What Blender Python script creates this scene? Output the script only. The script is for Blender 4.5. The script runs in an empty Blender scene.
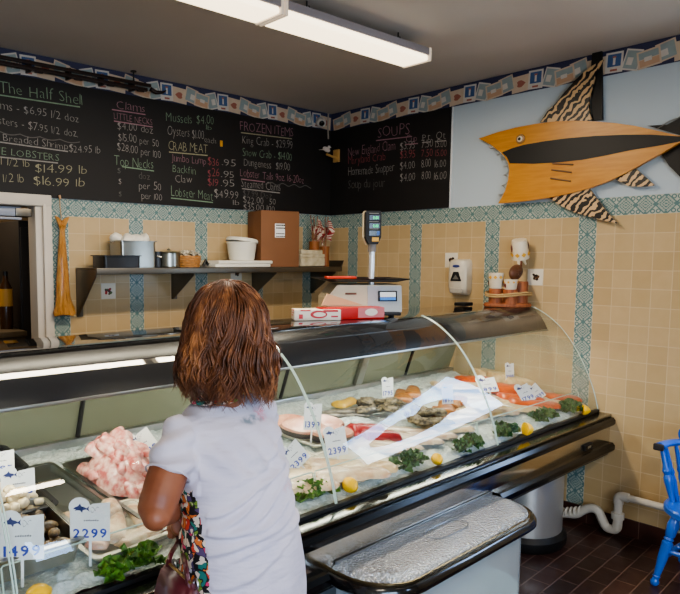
import bpy, bmesh, math, random
from math import sin, cos, pi, radians as R
from mathutils import Vector as V, Matrix, noise as mnoise
random.seed(7)
SC = bpy.context.scene
COL = SC.collection
T = 0.108            # wall tile pitch
H = 2.025            # top of the tiled dado
CEIL = 2.885

# ---------------------------------------------------------------- camera
CAMLOC = V((-4.15174, -4.10453, 1.65234))
YAW, PITCH, ROLL, FPX = .695932, -.09105, .004057, 663.67
PX, PY = 340 - 74.066, 297 + 22.28
FW = V((sin(YAW)*cos(PITCH), cos(YAW)*cos(PITCH), sin(PITCH)))
RT = FW.cross(V((0, 0, 1))).normalized()
UP = RT.cross(FW)
R2 = RT*cos(ROLL) + UP*sin(ROLL)
U2 = -RT*sin(ROLL) + UP*cos(ROLL)
cd = bpy.data.cameras.new('camera'); cam = bpy.data.objects.new('camera', cd); COL.objects.link(cam)
cam.matrix_world = Matrix(((R2.x, U2.x, -FW.x, CAMLOC.x), (R2.y, U2.y, -FW.y, CAMLOC.y), (R2.z, U2.z, -FW.z, CAMLOC.z), (0, 0, 0, 1)))
cd.sensor_width = 36; cd.lens = FPX*36/680
cd.shift_x = (340-PX)/680; cd.shift_y = (PY-297)/680
cd.clip_start = .02; cd.clip_end = 100
SC.camera = cam

def at(u, v, **k):
    """point of the place seen at photo pixel (u,v), on the plane x=, y= or z="""
    d = FW + R2*((u-PX)/FPX) - U2*((v-PY)/FPX)
    a = list(k)[0]; i = 'xyz'.index(a)
    return CAMLOC + d*((k[a]-CAMLOC[i])/d[i])

# ---------------------------------------------------------------- node helpers
class N:
    def __init__(s, name):
        s.m = bpy.data.materials.new(name); s.m.use_nodes = True
        s.t = s.m.node_tree; s.n = s.t.nodes; s.n.clear()
        s.out = s.n.new('ShaderNodeOutputMaterial')
    def new(s, ty, **props):
        n = s.n.new(ty)
        for k, v in props.items(): setattr(n, k, v)
        return n
    def put(s, sock, v):
        if v is None: return
        if hasattr(v, 'is_linked'): s.t.links.new(v, sock)
        else:
            if hasattr(sock.default_value, '__len__') and hasattr(v, '__len__'):
                v = tuple(v)
                if len(sock.default_value) == 4 and len(v) == 3: v = v + (1,)
            sock.default_value = v
    def math(s, op, a, b=None, c=None):
        n = s.new('ShaderNodeMath', operation=op)
        s.put(n.inputs[0], a)
        if b is not None: s.put(n.inputs[1], b)
        if c is not None: s.put(n.inputs[2], c)
        return n.outputs[0]
    def mix(s, f, a, b):
        n = s.new('ShaderNodeMix', data_type='RGBA')
        s.put(n.inputs[0], f); s.put(n.inputs[6], a); s.put(n.inputs[7], b)
        return n.outputs[2]
    def coord(s, which='Object'):
        return s.new('ShaderNodeTexCoord').outputs[which]
    def noise(s, vec, scale, detail=3, rough=.5, out=0):
        n = s.new('ShaderNodeTexNoise'); s.put(n.inputs['Vector'], vec)
        n.inputs['Scale'].default_value = scale; n.inputs['Detail'].default_value = detail; n.inputs['Roughness'].default_value = rough
        return n.outputs[out]
    def ramp(s, f, stops):
        n = s.new('ShaderNodeValToRGB'); s.put(n.inputs[0], f)
        e = n.color_ramp.elements
        while len(e) < len(stops): e.new(.5)
        for i, (p, c) in enumerate(stops):
            e[i].position = p; e[i].color = tuple(c) + (1,) if len(c) == 3 else c
        return n.outputs[0]
    def maprange(s, v, a, b, c, d):
        n = s.new('ShaderNodeMapRange'); s.put(n.inputs[0], v)
        for i, q in enumerate((a, b, c, d)): n.inputs[i+1].default_value = q
        return n.outputs[0]
    def bump(s, h, strength=.3, dist=.01):
        n = s.new('ShaderNodeBump'); n.inputs['Strength'].default_value = strength; n.inputs['Distance'].default_value = dist
        s.put(n.inputs['Height'], h); return n.outputs[0]
    def bsdf(s, col, rough=.5, metal=0., normal=None, **kw):
        b = s.new('ShaderNodeBsdfPrincipled')
        s.put(b.inputs['Base Color'], col); s.put(b.inputs['Roughness'], rough); s.put(b.inputs['Metallic'], metal)
        if normal is not None: s.put(b.inputs['Normal'], normal)
        for k, v in kw.items():
            s.put(b.inputs[k.replace('_', ' ')], v)
        s.t.links.new(b.outputs[0], s.out.inputs[0]); s.b = b
        return s.m

def srgb(r, g, b):
    f = lambda c: (c/255/12.92 if c/255 <= .04045 else ((c/255+.055)/1.055)**2.4)
    return (f(r), f(g), f(b))

MATS = {}
def mat(name, rgb, rough=.5, metal=0., var=.0, vs=8, bump=0., bs=40, bd=.005, coat=0, sss=0, rgb2=None, emit=None, es=0, stretch=None):
    if name in MATS: return MATS[name]
    s = N(name); c = srgb(*rgb); vec = s.coord()
    if stretch:
        mp = s.new('ShaderNodeMapping'); s.put(mp.inputs[0], vec); mp.inputs['Scale'].default_value = stretch; vec = mp.outputs[0]
    col = c
    if rgb2: col = s.mix(s.maprange(s.noise(vec, vs, 4), .35, .65, 0, 1), c, srgb(*rgb2))
    elif var: col = s.mix(s.noise(vec, vs, 4), tuple(max(0, q*(1-var)) for q in c), tuple(min(1, q*(1+var)) for q in c))
    nm = s.bump(s.noise(vec, bs, 4), bump, bd) if bump else None
    kw = {}
    if coat: kw['Coat_Weight'] = coat
    if sss: kw['Subsurface_Weight'] = sss; kw['Subsurface_Radius'] = (.01, .005, .004)
    if emit: kw['Emission_Color'] = srgb(*emit); kw['Emission_Strength'] = es
    MATS[name] = s.bsdf(col, rough, metal, nm, **kw)
    return MATS[name]

def glass_mat(name, tint=(.93, .98, .95), ior=1.5, haze=0.0, rough=.0):
    s = N(name)
    tr = s.new('ShaderNodeBsdfTransparent'); s.put(tr.inputs[0], tint)
    gl = s.new('ShaderNodeBsdfGlossy'); gl.inputs['Roughness'].default_value = rough
    fr = s.new('ShaderNodeFresnel'); fr.inputs[0].default_value = ior
    geo = s.new('ShaderNodeNewGeometry')
    m = s.new('ShaderNodeMixShader'); s.put(m.inputs[0], s.math('MINIMUM', fr.outputs[0], .9))
    # keep the outside index on both faces of the thin sheet
    inv = s.math('MULTIPLY_ADD', geo.outputs['Backfacing'], 1/ior-ior, ior); s.put(fr.inputs[0], inv)
    s.t.links.new(tr.outputs[0], m.inputs[1]); s.t.links.new(gl.outputs[0], m.inputs[2])
    o = m.outputs[0]
    if haze:
        df = s.new('ShaderNodeBsdfDiffuse'); s.put(df.inputs[0], (.85, .9, .88))
        m2 = s.new('ShaderNodeMixShader'); m2.inputs[0].default_value = haze
        s.t.links.new(o, m2.inputs[1]); s.t.links.new(df.outputs[0], m2.inputs[2]); o = m2.outputs[0]
    s.t.links.new(o, s.out.inputs[0]); MATS[name] = s.m
    return s.m

# ---------------------------------------------------------------- mesh builder
class MB:
    def __init__(s): s.v = []; s.f = []; s.mi = []; s.cur = 0
    def m(s, i): s.cur = i; return s
    def add(s, vs, fs):
        o = len(s.v); s.v += [V(p) for p in vs]; s.f += [[o+i for i in f] for f in fs]; s.mi += [s.cur]*len(fs); return s
    def addbm(s, bm):
        bm.verts.index_update(); s.add([v.co.copy() for v in bm.verts], [[v.index for v in f.verts] for f in bm.faces]); bm.free(); return s
    def box(s, c, d, bev=0, rot=None, seg=2, taper=None):
        bm = bmesh.new(); bmesh.ops.create_cube(bm, size=1)
        for v in bm.verts:
            v.co = V((v.co.x*d[0], v.co.y*d[1], v.co.z*d[2]))
            if taper and v.co.z > 0: v.co.x *= taper[0]; v.co.y *= taper[1]
        if bev: bmesh.ops.bevel(bm, geom=bm.edges[:], offset=bev, segments=seg, profile=.6, affect='EDGES')
        M = Matrix.Translation(c) @ (rot.to_4x4() if rot else Matrix())
        bm.transform(M); return s.addbm(bm)
    def bx(s, lo, hi, bev=0, seg=2):
        lo, hi = V(lo), V(hi); return s.box((lo+hi)/2, hi-lo, bev, None, seg)
    def tube(s, path, r, n=10, cap=True, flat=None):
        path = [V(p) for p in path]; L = len(path)
        rr = r if hasattr(r, '__len__') else [r]*L
        prev = None; rings = []
        for i, p in enumerate(path):
            d = (path[min(i+1, L-1)]-path[max(i-1, 0)])
            d = d.normalized() if d.length > 1e-9 else V((0, 0, 1))
            if prev is None:
                a = V((0, 0, 1)) if abs(d.z) < .9 else V((1, 0, 0)); x = d.cross(a).normalized()
            else:
                x = (prev - d*prev.dot(d))
                x = x.normalized() if x.length > 1e-6 else d.orthogonal().normalized()
            prev = x; y = d.cross(x)
            fl = flat or 1
            rings.append([p + x*cos(2*pi*k/n)*rr[i] + y*sin(2*pi*k/n)*rr[i]*fl for k in range(n)])
        return s.rings(rings, cap)
    def rings(s, rings, cap=True, closed=True):
        n = len(rings[0]); vs = [p for r in rings for p in r]; fs = []
        for i in range(len(rings)-1):
            for k in range(n if closed else n-1):
                k2 = (k+1) % n
                fs.append([i*n+k, i*n+k2, (i+1)*n+k2, (i+1)*n+k])
        if cap and closed: fs.append(list(range(n))[::-1]); fs.append([(len(rings)-1)*n+k for k in range(n)])
        return s.add(vs, fs)
    def lathe(s, prof, c=(0, 0, 0), n=24, axis='z', cap=True, sx=1, sy=1, rot=None):
        c = V(c); rings = []
        for r, z in prof:
            ring = []
            for k in range(n):
                a = 2*pi*k/n; p = V((r*cos(a)*sx, r*sin(a)*sy, z))
                if axis == 'x': p = V((p.z, p.x, p.y))
                if axis == 'y': p = V((p.y, p.z, p.x))
                if rot: p = rot @ p
                ring.append(c+p)
            rings.append(ring)
        return s.rings(rings, cap)
    def prism(s, poly, vec):
        vec = V(vec); poly = [V(p) for p in poly]; n = len(poly)
        vs = poly + [p+vec for p in poly]
        fs = [list(range(n))[::-1], [n+k for k in range(n)]] + [[k, (k+1) % n, n+(k+1) % n, n+k] for k in range(n)]
        return s.add(vs, fs)
    def face(s, poly): return s.add(poly, [list(range(len(poly)))])
    def ell(s, c, r, n=16, m=10, rot=None):
        return s.lathe([(sin(pi*i/m)*1.0 if 0 < i < m else 1e-4, -cos(pi*i/m)) for i in range(m+1)], n=n, cap=True).xf_last(Matrix.Translation(c) @ (rot.to_4x4() if rot else Matrix()) @ Matrix.Diagonal((r[0], r[1], r[2], 1)), n*(m+1))
    def xf_last(s, M, cnt):
        for i in range(len(s.v)-cnt, len(s.v)): s.v[i] = M @ s.v[i]
        return s
    def xf(s, M):
        s.v = [M @ p for p in s.v]; return s
    def grid(s, fn, nu, nv):
        vs = [fn(i/nu, j/nv) for j in range(nv+1) for i in range(nu+1)]
        return s.add(vs, [[j*(nu+1)+i, j*(nu+1)+i+1, (j+1)*(nu+1)+i+1, (j+1)*(nu+1)+i] for j in range(nv) for i in range(nu)])
    def mesh(s, name, mats, smooth=35):
        me = bpy.data.meshes.new(name); me.from_pydata([tuple(p) for p in s.v], [], s.f)
        for m in (mats if isinstance(mats, (list, tuple)) else [mats]): me.materials.append(m)
        for p, i in zip(me.polygons, s.mi): p.material_index = i
        bm = bmesh.new(); bm.from_mesh(me); bmesh.ops.recalc_face_normals(bm, faces=bm.faces[:]); bm.to_mesh(me); bm.free()
        if smooth:
            me.shade_smooth(); me.set_sharp_from_angle(angle=R(smooth))
        return me
    def build(s, name, mats, parent=None, smooth=35, world=False):
        if world and parent is not None:
            M = parent.matrix_basis.inverted(); s.xf(M)
        o = bpy.data.objects.new(name, s.mesh(name, mats, smooth)); COL.objects.link(o)
        if parent is not None: o.parent = parent
        return o

def tag(o, label=None, cat=None, group=None, kind=None):
    if label: o['label'] = label
    if cat: o['category'] = cat
    if group: o['group'] = group
    if kind: o['kind'] = kind
    return o
def thing(name, label, cat, loc=(0, 0, 0), rz=0, group=None):
    o = bpy.data.objects.new(name, None); COL.objects.link(o); o.empty_display_size = .05
    o.location = loc; o.rotation_euler = (0, 0, rz)
    o.matrix_basis = Matrix.Translation(loc) @ Matrix.Rotation(rz, 4, 'Z')
    return tag(o, label, cat, group)
def struct(o): o['kind'] = 'structure'; return o
def centre_origin(o):
    """put a one-mesh thing's origin at the middle of its base"""
    me = o.data; xs = [v.co for v in me.vertices]
    c = V(((min(p.x for p in xs)+max(p.x for p in xs))/2, (min(p.y for p in xs)+max(p.y for p in xs))/2, min(p.z for p in xs)))
    me.transform(Matrix.Translation(-c)); o.location = o.location + c
    return o
def copy_tree(o, parent=None):
    c = o.copy(); COL.objects.link(c)
    if parent is not None: c.parent = parent
    for ch in list(o.children): copy_tree(ch, c)
    return c

# ---------------------------------------------------------------- lettering
_G = {}
def glyph(ch, off, shear=0):
    k = (ch, off, shear)
    if k in _G: return _G[k]
    cu = bpy.data.curves.new('g', 'FONT'); cu.body = ch; cu.size = 1; cu.offset = off; cu.resolution_u = 2; cu.shear = shear
    ob = bpy.data.objects.new('g', cu); me = bpy.data.meshes.new_from_object(ob)
    vs = [v.co.copy() for v in me.vertices]; fs = [list(p.vertices) for p in me.polygons]
    bpy.data.objects.remove(ob); bpy.data.curves.remove(cu); bpy.data.meshes.remove(me)
    x0 = min((p.x for p in vs), default=0); x1 = max((p.x for p in vs), default=.25)
    _G[k] = (vs, fs, x0, x1); return _G[k]
def letters(mb, s, p0, right, up, width, cap, off=0., jit=0., gap=.1, nrm=None, shear=0, split=False):
    """write s from p0 along unit vectors right/up so it spans width, capitals cap high"""
    x = 0; items = []
    for ch in s:
        if ch == ' ': x += .34; items.append(None); continue
        vs, fs, a, b = glyph(ch, off, shear); items.append((vs, fs, x-a)); x += (b-a)+gap
    w = max(x-gap, .01); kx = width/w; ky = cap/.70
    words = [mb]
    for it in items:
        if it is None:
            if split: mb = MB(); words.append(mb)
            continue
        vs, fs, dx = it
        rot = random.uniform(-jit, jit)*.5; dy = random.uniform(-jit, jit)*.25; sc = 1+random.uniform(-jit, jit)*.6
        mb.add([p0 + right*((p.x*sc+p.y*rot+dx)*kx) + up*((p.y*sc+dy)*ky) for p in vs], fs)
    return [w_ for w_ in words if w_.v] if split else words[0]
# ================================================================ ROOM SHELL
def wall_mat(name, axis, period, dark=1.0):
    s = N(name); sep = s.new('ShaderNodeSeparateXYZ'); s.put(sep.inputs[0], s.coord())
    S_ = s.math('DIVIDE', s.math('MULTIPLY', sep.outputs[axis], -1), T)
    Tt = s.math('DIVIDE', s.math('SUBTRACT', H, sep.outputs[2]), T)
    fx = s.math('ABSOLUTE', s.math('SUBTRACT', s.math('FRACT', s.math('ADD', S_, 100)), .5))
    fy = s.math('ABSOLUTE', s.math('SUBTRACT', s.math('FRACT', s.math('ADD', Tt, 100)), .5))
    ix = s.math('FLOOR', s.math('ADD', S_, 100)); iy = s.math('FLOOR', Tt)
    col_ = s.math('COMPARE', s.math('MODULO', s.math('ADD', ix, period*40-100), period), 2, .1)
    band = s.math('COMPARE', iy, 0, .1)
    dec = s.math('MAXIMUM', col_, band)
    grout = s.math('GREATER_THAN', s.math('MAXIMUM', fx, fy), .482)
    # decorated tile: a lattice diamond in the middle, leaf loops in the corners
    dia = s.math('ADD', fx, fy)
    lat = s.math('GREATER_THAN', s.math('SINE', s.math('MULTIPLY', dia, 42)), -.25)
    lat2 = s.math('GREATER_THAN', s.math('SINE', s.math('MULTIPLY', s.math('SUBTRACT', fx, fy), 36)), -.8)
    inner = s.math('MULTIPLY', s.math('LESS_THAN', dia, .46), s.math('MULTIPLY', lat, lat2))
    ddx = s.math('SUBTRACT', fx, .36); ddy = s.math('SUBTRACT', fy, .36)
    d = s.math('SQRT', s.math('ADD', s.math('MULTIPLY', ddx, ddx), s.math('MULTIPLY', ddy, ddy)))
    loop = s.math('MULTIPLY', s.math('LESS_THAN', d, .125), s.math('GREATER_THAN', d, .062))
    ex = s.math('SUBTRACT', s.math('MAXIMUM', fx, fy), .44)
    d2 = s.math('SQRT', s.math('ADD', s.math('MULTIPLY', ex, ex), s.math('MULTIPLY', s.math('MINIMUM', fx, fy), s.math('MINIMUM', fx, fy))))
    dot = s.math('LESS_THAN', d2, .075)
    edge = s.math('MULTIPLY', s.math('GREATER_THAN', dia, .50), s.math('LESS_THAN', dia, .60))
    fill = s.math('MULTIPLY', s.math('LESS_THAN', dia, .46), .25)
    pat = s.math('MAXIMUM', s.math('MAXIMUM', s.math('MAXIMUM', inner, loop), dot), s.math('MAXIMUM', edge, fill))
    wn = s.new('ShaderNodeTexWhiteNoise', noise_dimensions='2D'); cm = s.new('ShaderNodeCombineXYZ')
    s.put(cm.inputs[0], ix); s.put(cm.inputs[1], iy); s.put(wn.inputs['Vector'], cm.outputs[0])
    plain = s.mix(wn.outputs[0], srgb(188, 162, 120), srgb(200, 174, 132))
    mott = s.noise(s.coord(), 14, 3)
    plain = s.mix(s.maprange(mott, .3, .7, 0, .25), plain, srgb(178, 150, 106))
    plain = s.mix(s.math('MULTIPLY', grout, .7), plain, srgb(212, 194, 158))
    deco = s.mix(pat, srgb(180, 184, 170), srgb(92, 124, 124))
    c = s.mix(dec, plain, deco)
    paint = s.math('LESS_THAN', Tt, 0)
    c = s.mix(paint, c, srgb(186, 198, 206))
    h = s.math('MULTIPLY', s.math('SUBTRACT', 1, grout), s.math('SUBTRACT', 1, paint))
    rough = s.math('MULTIPLY_ADD', s.math('MAXIMUM', grout, paint), .4, .3)
    return s.bsdf(c, rough, 0, s.bump(h, .35, .002))

m_wb = wall_mat('tile_back', 0, 5); m_wr = wall_mat('tile_right', 1, 6)
m_paint = mat('paint_cream', (196, 186, 168), .7, bump=.05)
# back wall with the kitchen doorway (x -3.55..-2.60, to z 1.985)
DX0, DX1, DZ = -3.55, -2.578, 1.985
wb = MB(); wb.bx((DX1, 0, 0), (.12, .12, 3.0)); wb.bx((DX0, 0, DZ), (DX1, .12, 3.0)); wb.bx((-6.3, 0, 0), (DX0, .12, 3.0))
wall_back = struct(wb.build('wall_back', m_wb, smooth=0))
# right wall with a window past the frame (y -4.35..-2.86)
WY0, WY1, WZ0, WZ1 = -4.30, -2.82, 1.10, 1.87
wr = MB(); wr.bx((0, WY1, 0), (.12, 0, 3.0)); wr.bx((0, WY0, 0), (.12, WY1, WZ0)); wr.bx((0, WY0, WZ1), (.12, WY1, 3.0)); wr.bx((0, -6.6, 0), (.12, WY0, 3.0))
wall_right = struct(wr.build('wall_right', m_wr, smooth=0))
wl = MB(); wl.bx((-6.42, -6.6, 0), (-6.3, .12, 3.0)); struct(wl.build('wall_left', m_paint, smooth=0))
FWIN = [(-5.9, -3.3, .75, 2.35), (-1.80, -1.34, 1.72, 2.55)]
wf = MB(); xs = [-6.3, -5.9, -3.3, -1.80, -1.34, 0.12]
wf.bx((-6.3, -6.72, 0), (-5.9, -6.6, 3)); wf.bx((-3.3, -6.72, 0), (-1.8, -6.6, 3)); wf.bx((-1.34, -6.72, 0), (.12, -6.6, 3))
for x0, x1, z0, z1 in FWIN: wf.bx((x0, -6.72, 0), (x1, -6.6, z0)); wf.bx((x0, -6.72, z1), (x1, -6.6, 3))
struct(wf.build('wall_front', m_paint, smooth=0))
s = N('ceiling_paint'); nz = s.noise(s.coord(), 1.2, 3)
m_ceil = s.bsdf(s.mix(nz, srgb(188, 181, 174), srgb(206, 199, 192)), .55, 0, s.bump(s.noise(s.coord(), 60, 3), .08, .003))
cl = MB(); cl.bx((-6.4, -6.72, CEIL), (.12, .12, CEIL+.1)); struct(cl.build('ceiling', m_ceil, smooth=0))
# floor: dark quarry tile in a running bond
s = N('quarry_tile'); mp = s.new('ShaderNodeMapping'); s.put(mp.inputs[0], s.coord()); mp.inputs['Rotation'].default_value = (0, 0, -.07)
br = s.new('ShaderNodeTexBrick'); s.put(br.inputs['Vector'], mp.outputs[0])
for k, v in {'Scale': 1, 'Mortar Size': .0035, 'Mortar Smooth': .3, 'Bias': 0, 'Brick Width': .205, 'Row Height': .103}.items(): br.inputs[k].default_value = v
br.inputs['Color1'].default_value = srgb(70, 42, 34)+(1,); br.inputs['Color2'].default_value = srgb(52, 33, 30)+(1,); br.inputs['Mortar'].default_value = srgb(112, 88, 78)+(1,)
m_floor = s.bsdf(br.outputs['Color'], s.maprange(s.noise(s.coord(), 6), .3, .7, .28, .5), 0, s.bump(s.math('SUBTRACT', 1, br.outputs['Fac']), .3, .003))
fl = MB(); fl.bx((-6.4, -6.72, -.1), (.12, .12, 0)); struct(fl.build('floor', m_floor, smooth=0))
# baseboards of brown tile
s = N('base_tile'); sep = s.new('ShaderNodeSeparateXYZ'); s.put(sep.inputs[0], s.coord())
fr = s.math('FRACT', s.math('ADD', s.math('DIVIDE', sep.outputs[1], .153), 40.03)); g = s.math('LESS_THAN', fr, .025)
m_base = s.bsdf(s.mix(g, s.mix(s.noise(s.coord(), 9), srgb(54, 32, 28), srgb(78, 46, 38)), srgb(120, 96, 84)), .35)
b = MB(); b.bx((-.012, -6.6, 0), (0, 0, .106), .004); struct(b.build('baseboard_right', m_base))
b = MB(); b.bx((-2.5, -.012, 0), (-.012, 0, .106), .004); struct(b.build('baseboard_back', m_base))

# chalkboards
m_board = mat('chalkboard', (24, 21, 20), .65, var=.25, vs=5)
CB = MB(); CB.bx((-3.7, -.015, H+.002), (-.018, -.001, 2.740)); board_b = CB.build('chalkboard', m_board, smooth=0)
tag(board_b, 'long black chalkboard of clam, lobster, crab and frozen prices above the steel shelf', 'chalkboard')
CB = MB(); CB.bx((-.015, -1.212, H+.002), (-.001, -.001, 2.740)); board_r = CB.build('chalkboard', m_board, smooth=0)
tag(board_r, 'black chalkboard on the right wall headed SOUPS beside the pale blue paint', 'chalkboard')

def chalk_mat(n, rgb): return mat('chalk_'+n, rgb, .9, var=.35, vs=60)
CH = {'w': chalk_mat('white', (150, 144, 140)), 'g': chalk_mat('green', (124, 144, 122)), 'p': chalk_mat('pink', (150, 112, 122)), 'r': chalk_mat('red', (150, 76, 82)), 'd': chalk_mat('dim', (100, 96, 94)), 'y': chalk_mat('yellow', (156, 150, 124))}
def write(board, plane, txt, u0, v0, u1, v1, cap, c='w', off=-.020):
    ax, val = plane
    p0 = at(u0, v0, **{ax: val}); p1 = at(u1, v1, **{ax: val}); pt = at(u0, v0-cap, **{ax: val})
    d = p1-p0; mb = MB(); 
    for w_ in letters(mb, txt, p0, d.normalized(), V((0, 0, 1)), d.length, abs(pt.z-p0.z), off=off, jit=.16, split=True): w_.build('lettering', CH[c], board, smooth=0)
def stroke(board, plane, pts, c='w', w=.004):
    ax, val = plane; P = [at(u, v, **{ax: val}) for u, v in pts]; mb = MB()
    for a, b in zip(P, P[1:]):
        mb.face([a+V((0, 0, w)), b+V((0, 0, w)), b-V((0, 0, w)), a-V((0, 0, w))])
    return mb.build('underline', CH[c], board, smooth=0)
PB = ('y', -.0155); PR = ('x', -.0155)
for a in [
 ("The Half Shell", -1, 92, 82.5, 104.8, 12, 'g'), ("Clams - $6.95 1/2 doz", -15, 106.5, 79, 122.5, 8.5), ("Oysters - $7.95 1/2 doz.", -15, 121.5, 78, 137.5, 8.5),
 ("Breaded Shrimp", 3.5, 140.5, 68, 150, 7.5), ("$24.95 lb", 69, 152, 100, 153.5, 7.5), ("LIVE LOBSTERS", -14, 152.6, 59, 161, 7.5, 'g'),
 ("1 1/2 lb", 1, 165, 29.5, 167, 7.5, 'y'), ("$14.99 lb", 35.4, 172, 87, 174.5, 9, 'y'), ("2 1/2 lb", -6, 181.4, 23.6, 183, 8.5, 'y'), ("$16.99 lb", 34, 185, 84, 187, 9, 'y'),
 ("Clams", 117, 108.5, 145, 112.6, 9, 'p'), ("LITTLE NECKS", 114.2, 119.2, 152.6, 125.2, 7, 'p'), ("$4.00 doz", 117.5, 129.2, 153, 133.6, 8), ("$15.00 per 50", 118.6, 140.2, 159, 146.8, 8), ("$28.00 per 100", 117.5, 150, 160.9, 158.8, 8),
 ("Top Necks", 114.2, 165, 153.2, 168.9, 10, 'g'), ("$", 117.5, 173, 121, 173.4, 6, 'd'), ("doz", 139, 178.5, 150, 179.8, 7, 'd'), ("$", 118.6, 184, 121.5, 184.3, 6), ("per 50", 139, 189.3, 161.3, 190.5, 8), ("$", 118.6, 196, 121.5, 196.2, 5, 'd'), ("per 100", 141.6, 199, 162.2, 200.5, 7),
 ("Mussels", 166.3, 121.4, 192, 124, 10, 'g'), ("$4.00", 196.5, 123, 213.9, 125, 9, 'g'), ("lb", 206, 129.5, 212, 130, 5, 'g'), ("Oysters $1.00", 167.4, 134.4, 204, 139.5, 10), ("each", 204.5, 142, 216, 143.8, 6), ("CRAB MEAT", 168.3, 150, 207.3, 153.6, 9, 'y'),
 ("Jumbo Lump", 171.8, 161, 206, 164.8, 8, 'p'), ("$36", 208, 165, 219, 166, 8, 'r'), (".95", 222, 165.4, 235.3, 166.4, 7), ("Backfin", 172.7, 172, 195.3, 174.6, 8, 'g'), ("$26", 208, 176.3, 219, 177, 8, 'r'), (".95", 221, 177, 234, 178, 7), ("Claw", 175.5, 181.8, 192, 183.4, 8), ("$19", 208, 185.4, 218, 186.2, 8, 'r'), (".95", 221, 186.2, 234, 187, 7),
 ("Lobster Meat", 171.2, 195.6, 212.8, 200.8, 10, 'g'), ("$49.99", 214.5, 196.8, 238.3, 199.2, 8.5), ("lb", 233, 205, 239, 205.4, 5),
 ("FROZEN ITEMS", 240.3, 130.3, 293.2, 137, 9.5, 'p'), ("King Crab - $29.99", 242.3, 143.4, 292.4, 149, 8.5), ("Snow Crab - $14.00", 242.7, 155.6, 291.8, 160.8, 8, 'g'), ("Dungeness  $19.00", 244, 165.7, 289.8, 170.5, 8), ("Lobster Tails 9oz, 16-20oz", 240.3, 176.6, 304, 183.4, 8, 'p'), ("Steamed Clams", 241.3, 186.6, 280.3, 191.2, 8.5),
 ("$7.99 Doz", 243.3, 196, 271.6, 199, 6.5, 'd'), ("$22.00  50", 243.3, 202.6, 275.7, 205, 6.5), ("$35.00 100", 243.3, 209.6, 275, 212, 6.5)]:
    write(board_b, PB, *a)
for pts, c in [(((0, 95), (80, 107)), 'g'), (((0, 142), (68, 151.5)), 'w'), (((0, 157), (58, 163)), 'w'), (((112, 109.5), (145.5, 114.6)), 'p'), (((114, 121), (152.6, 127)), 'p'), (((122, 166.6), (154, 171)), 'g'), (((169, 152), (207.6, 155.5)), 'y'), (((171, 198), (213, 202.5)), 'g'), (((241, 132.6), (292, 138.8)), 'y'), (((241, 179), (265, 182)), 'p'), (((242, 188.6), (280, 193)), 'w')]:
    stroke(board_b, PB, pts, c)
wv = [(u, 131 + u*.13 + 2.0*abs(sin(u/80*pi*4))) for u in range(0, 81, 2)]
stroke(board_b, PB, [(u, v+.5) for u, v in wv], 'd', .003)
stroke(board_b, PB, [(u, 183 + (u-265)*.09 + 1.2*sin(u*.55)) for u in range(265, 312, 2)], 'd', .003)
for a in [("SOUPS", 377.8, 137.6, 409.3, 133.7, 11, 'p'), ("Cup", 406, 142.5, 417, 141.4, 7, 'p'), ("Pt", 422.7, 140.6, 430, 140, 7), ("Qt", 436, 139.4, 445.5, 138.6, 8),
 ("New England Clam", 348.2, 156.4, 395, 149.6, 9, 'p'), ("$3.95", 400, 150.2, 415, 148.6, 8), ("7.50", 421.4, 148, 432.6, 147, 8), ("15.00", 435.5, 147.6, 446.5, 146.8, 8),
 ("Maryland Crab", 348.2, 164.4, 385.4, 160.2, 8, 'r'), ("$3.95", 400, 158.8, 415, 157.6, 8, 'r'), ("7.50", 421.4, 157, 432.6, 156.2, 8, 'r'), ("15.00", 435.5, 156.6, 446.5, 155.8, 7, 'r'),
 ("Homemade Snapper", 348.2, 175.8, 394, 171.4, 8.5), ("$4.00", 400, 169.6, 415, 168.4, 8), ("8.00", 421.4, 167.6, 430.6, 167, 8), ("16.00", 434.5, 167.4, 446, 166.6, 8),
 ("Soup du jour", 348.2, 189, 384.5, 186.6, 9, 'd'), ("$4.00", 400, 181.4, 415, 180.4, 8), ("8.00", 421.4, 179.4, 430.6, 178.8, 8), ("16.00", 434, 180, 446, 179.2, 8)]:
    write(board_r, PR, *a)
for pts, c in [(((376, 140.6), (412, 136.4)), 'p'), (((405, 144.6), (418, 143.4)), 'p'), (((422, 142.6), (431, 141.8)), 'w'), (((435, 141.6), (446, 140.6)), 'w')]:
    stroke(board_r, PR, pts, c)

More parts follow.
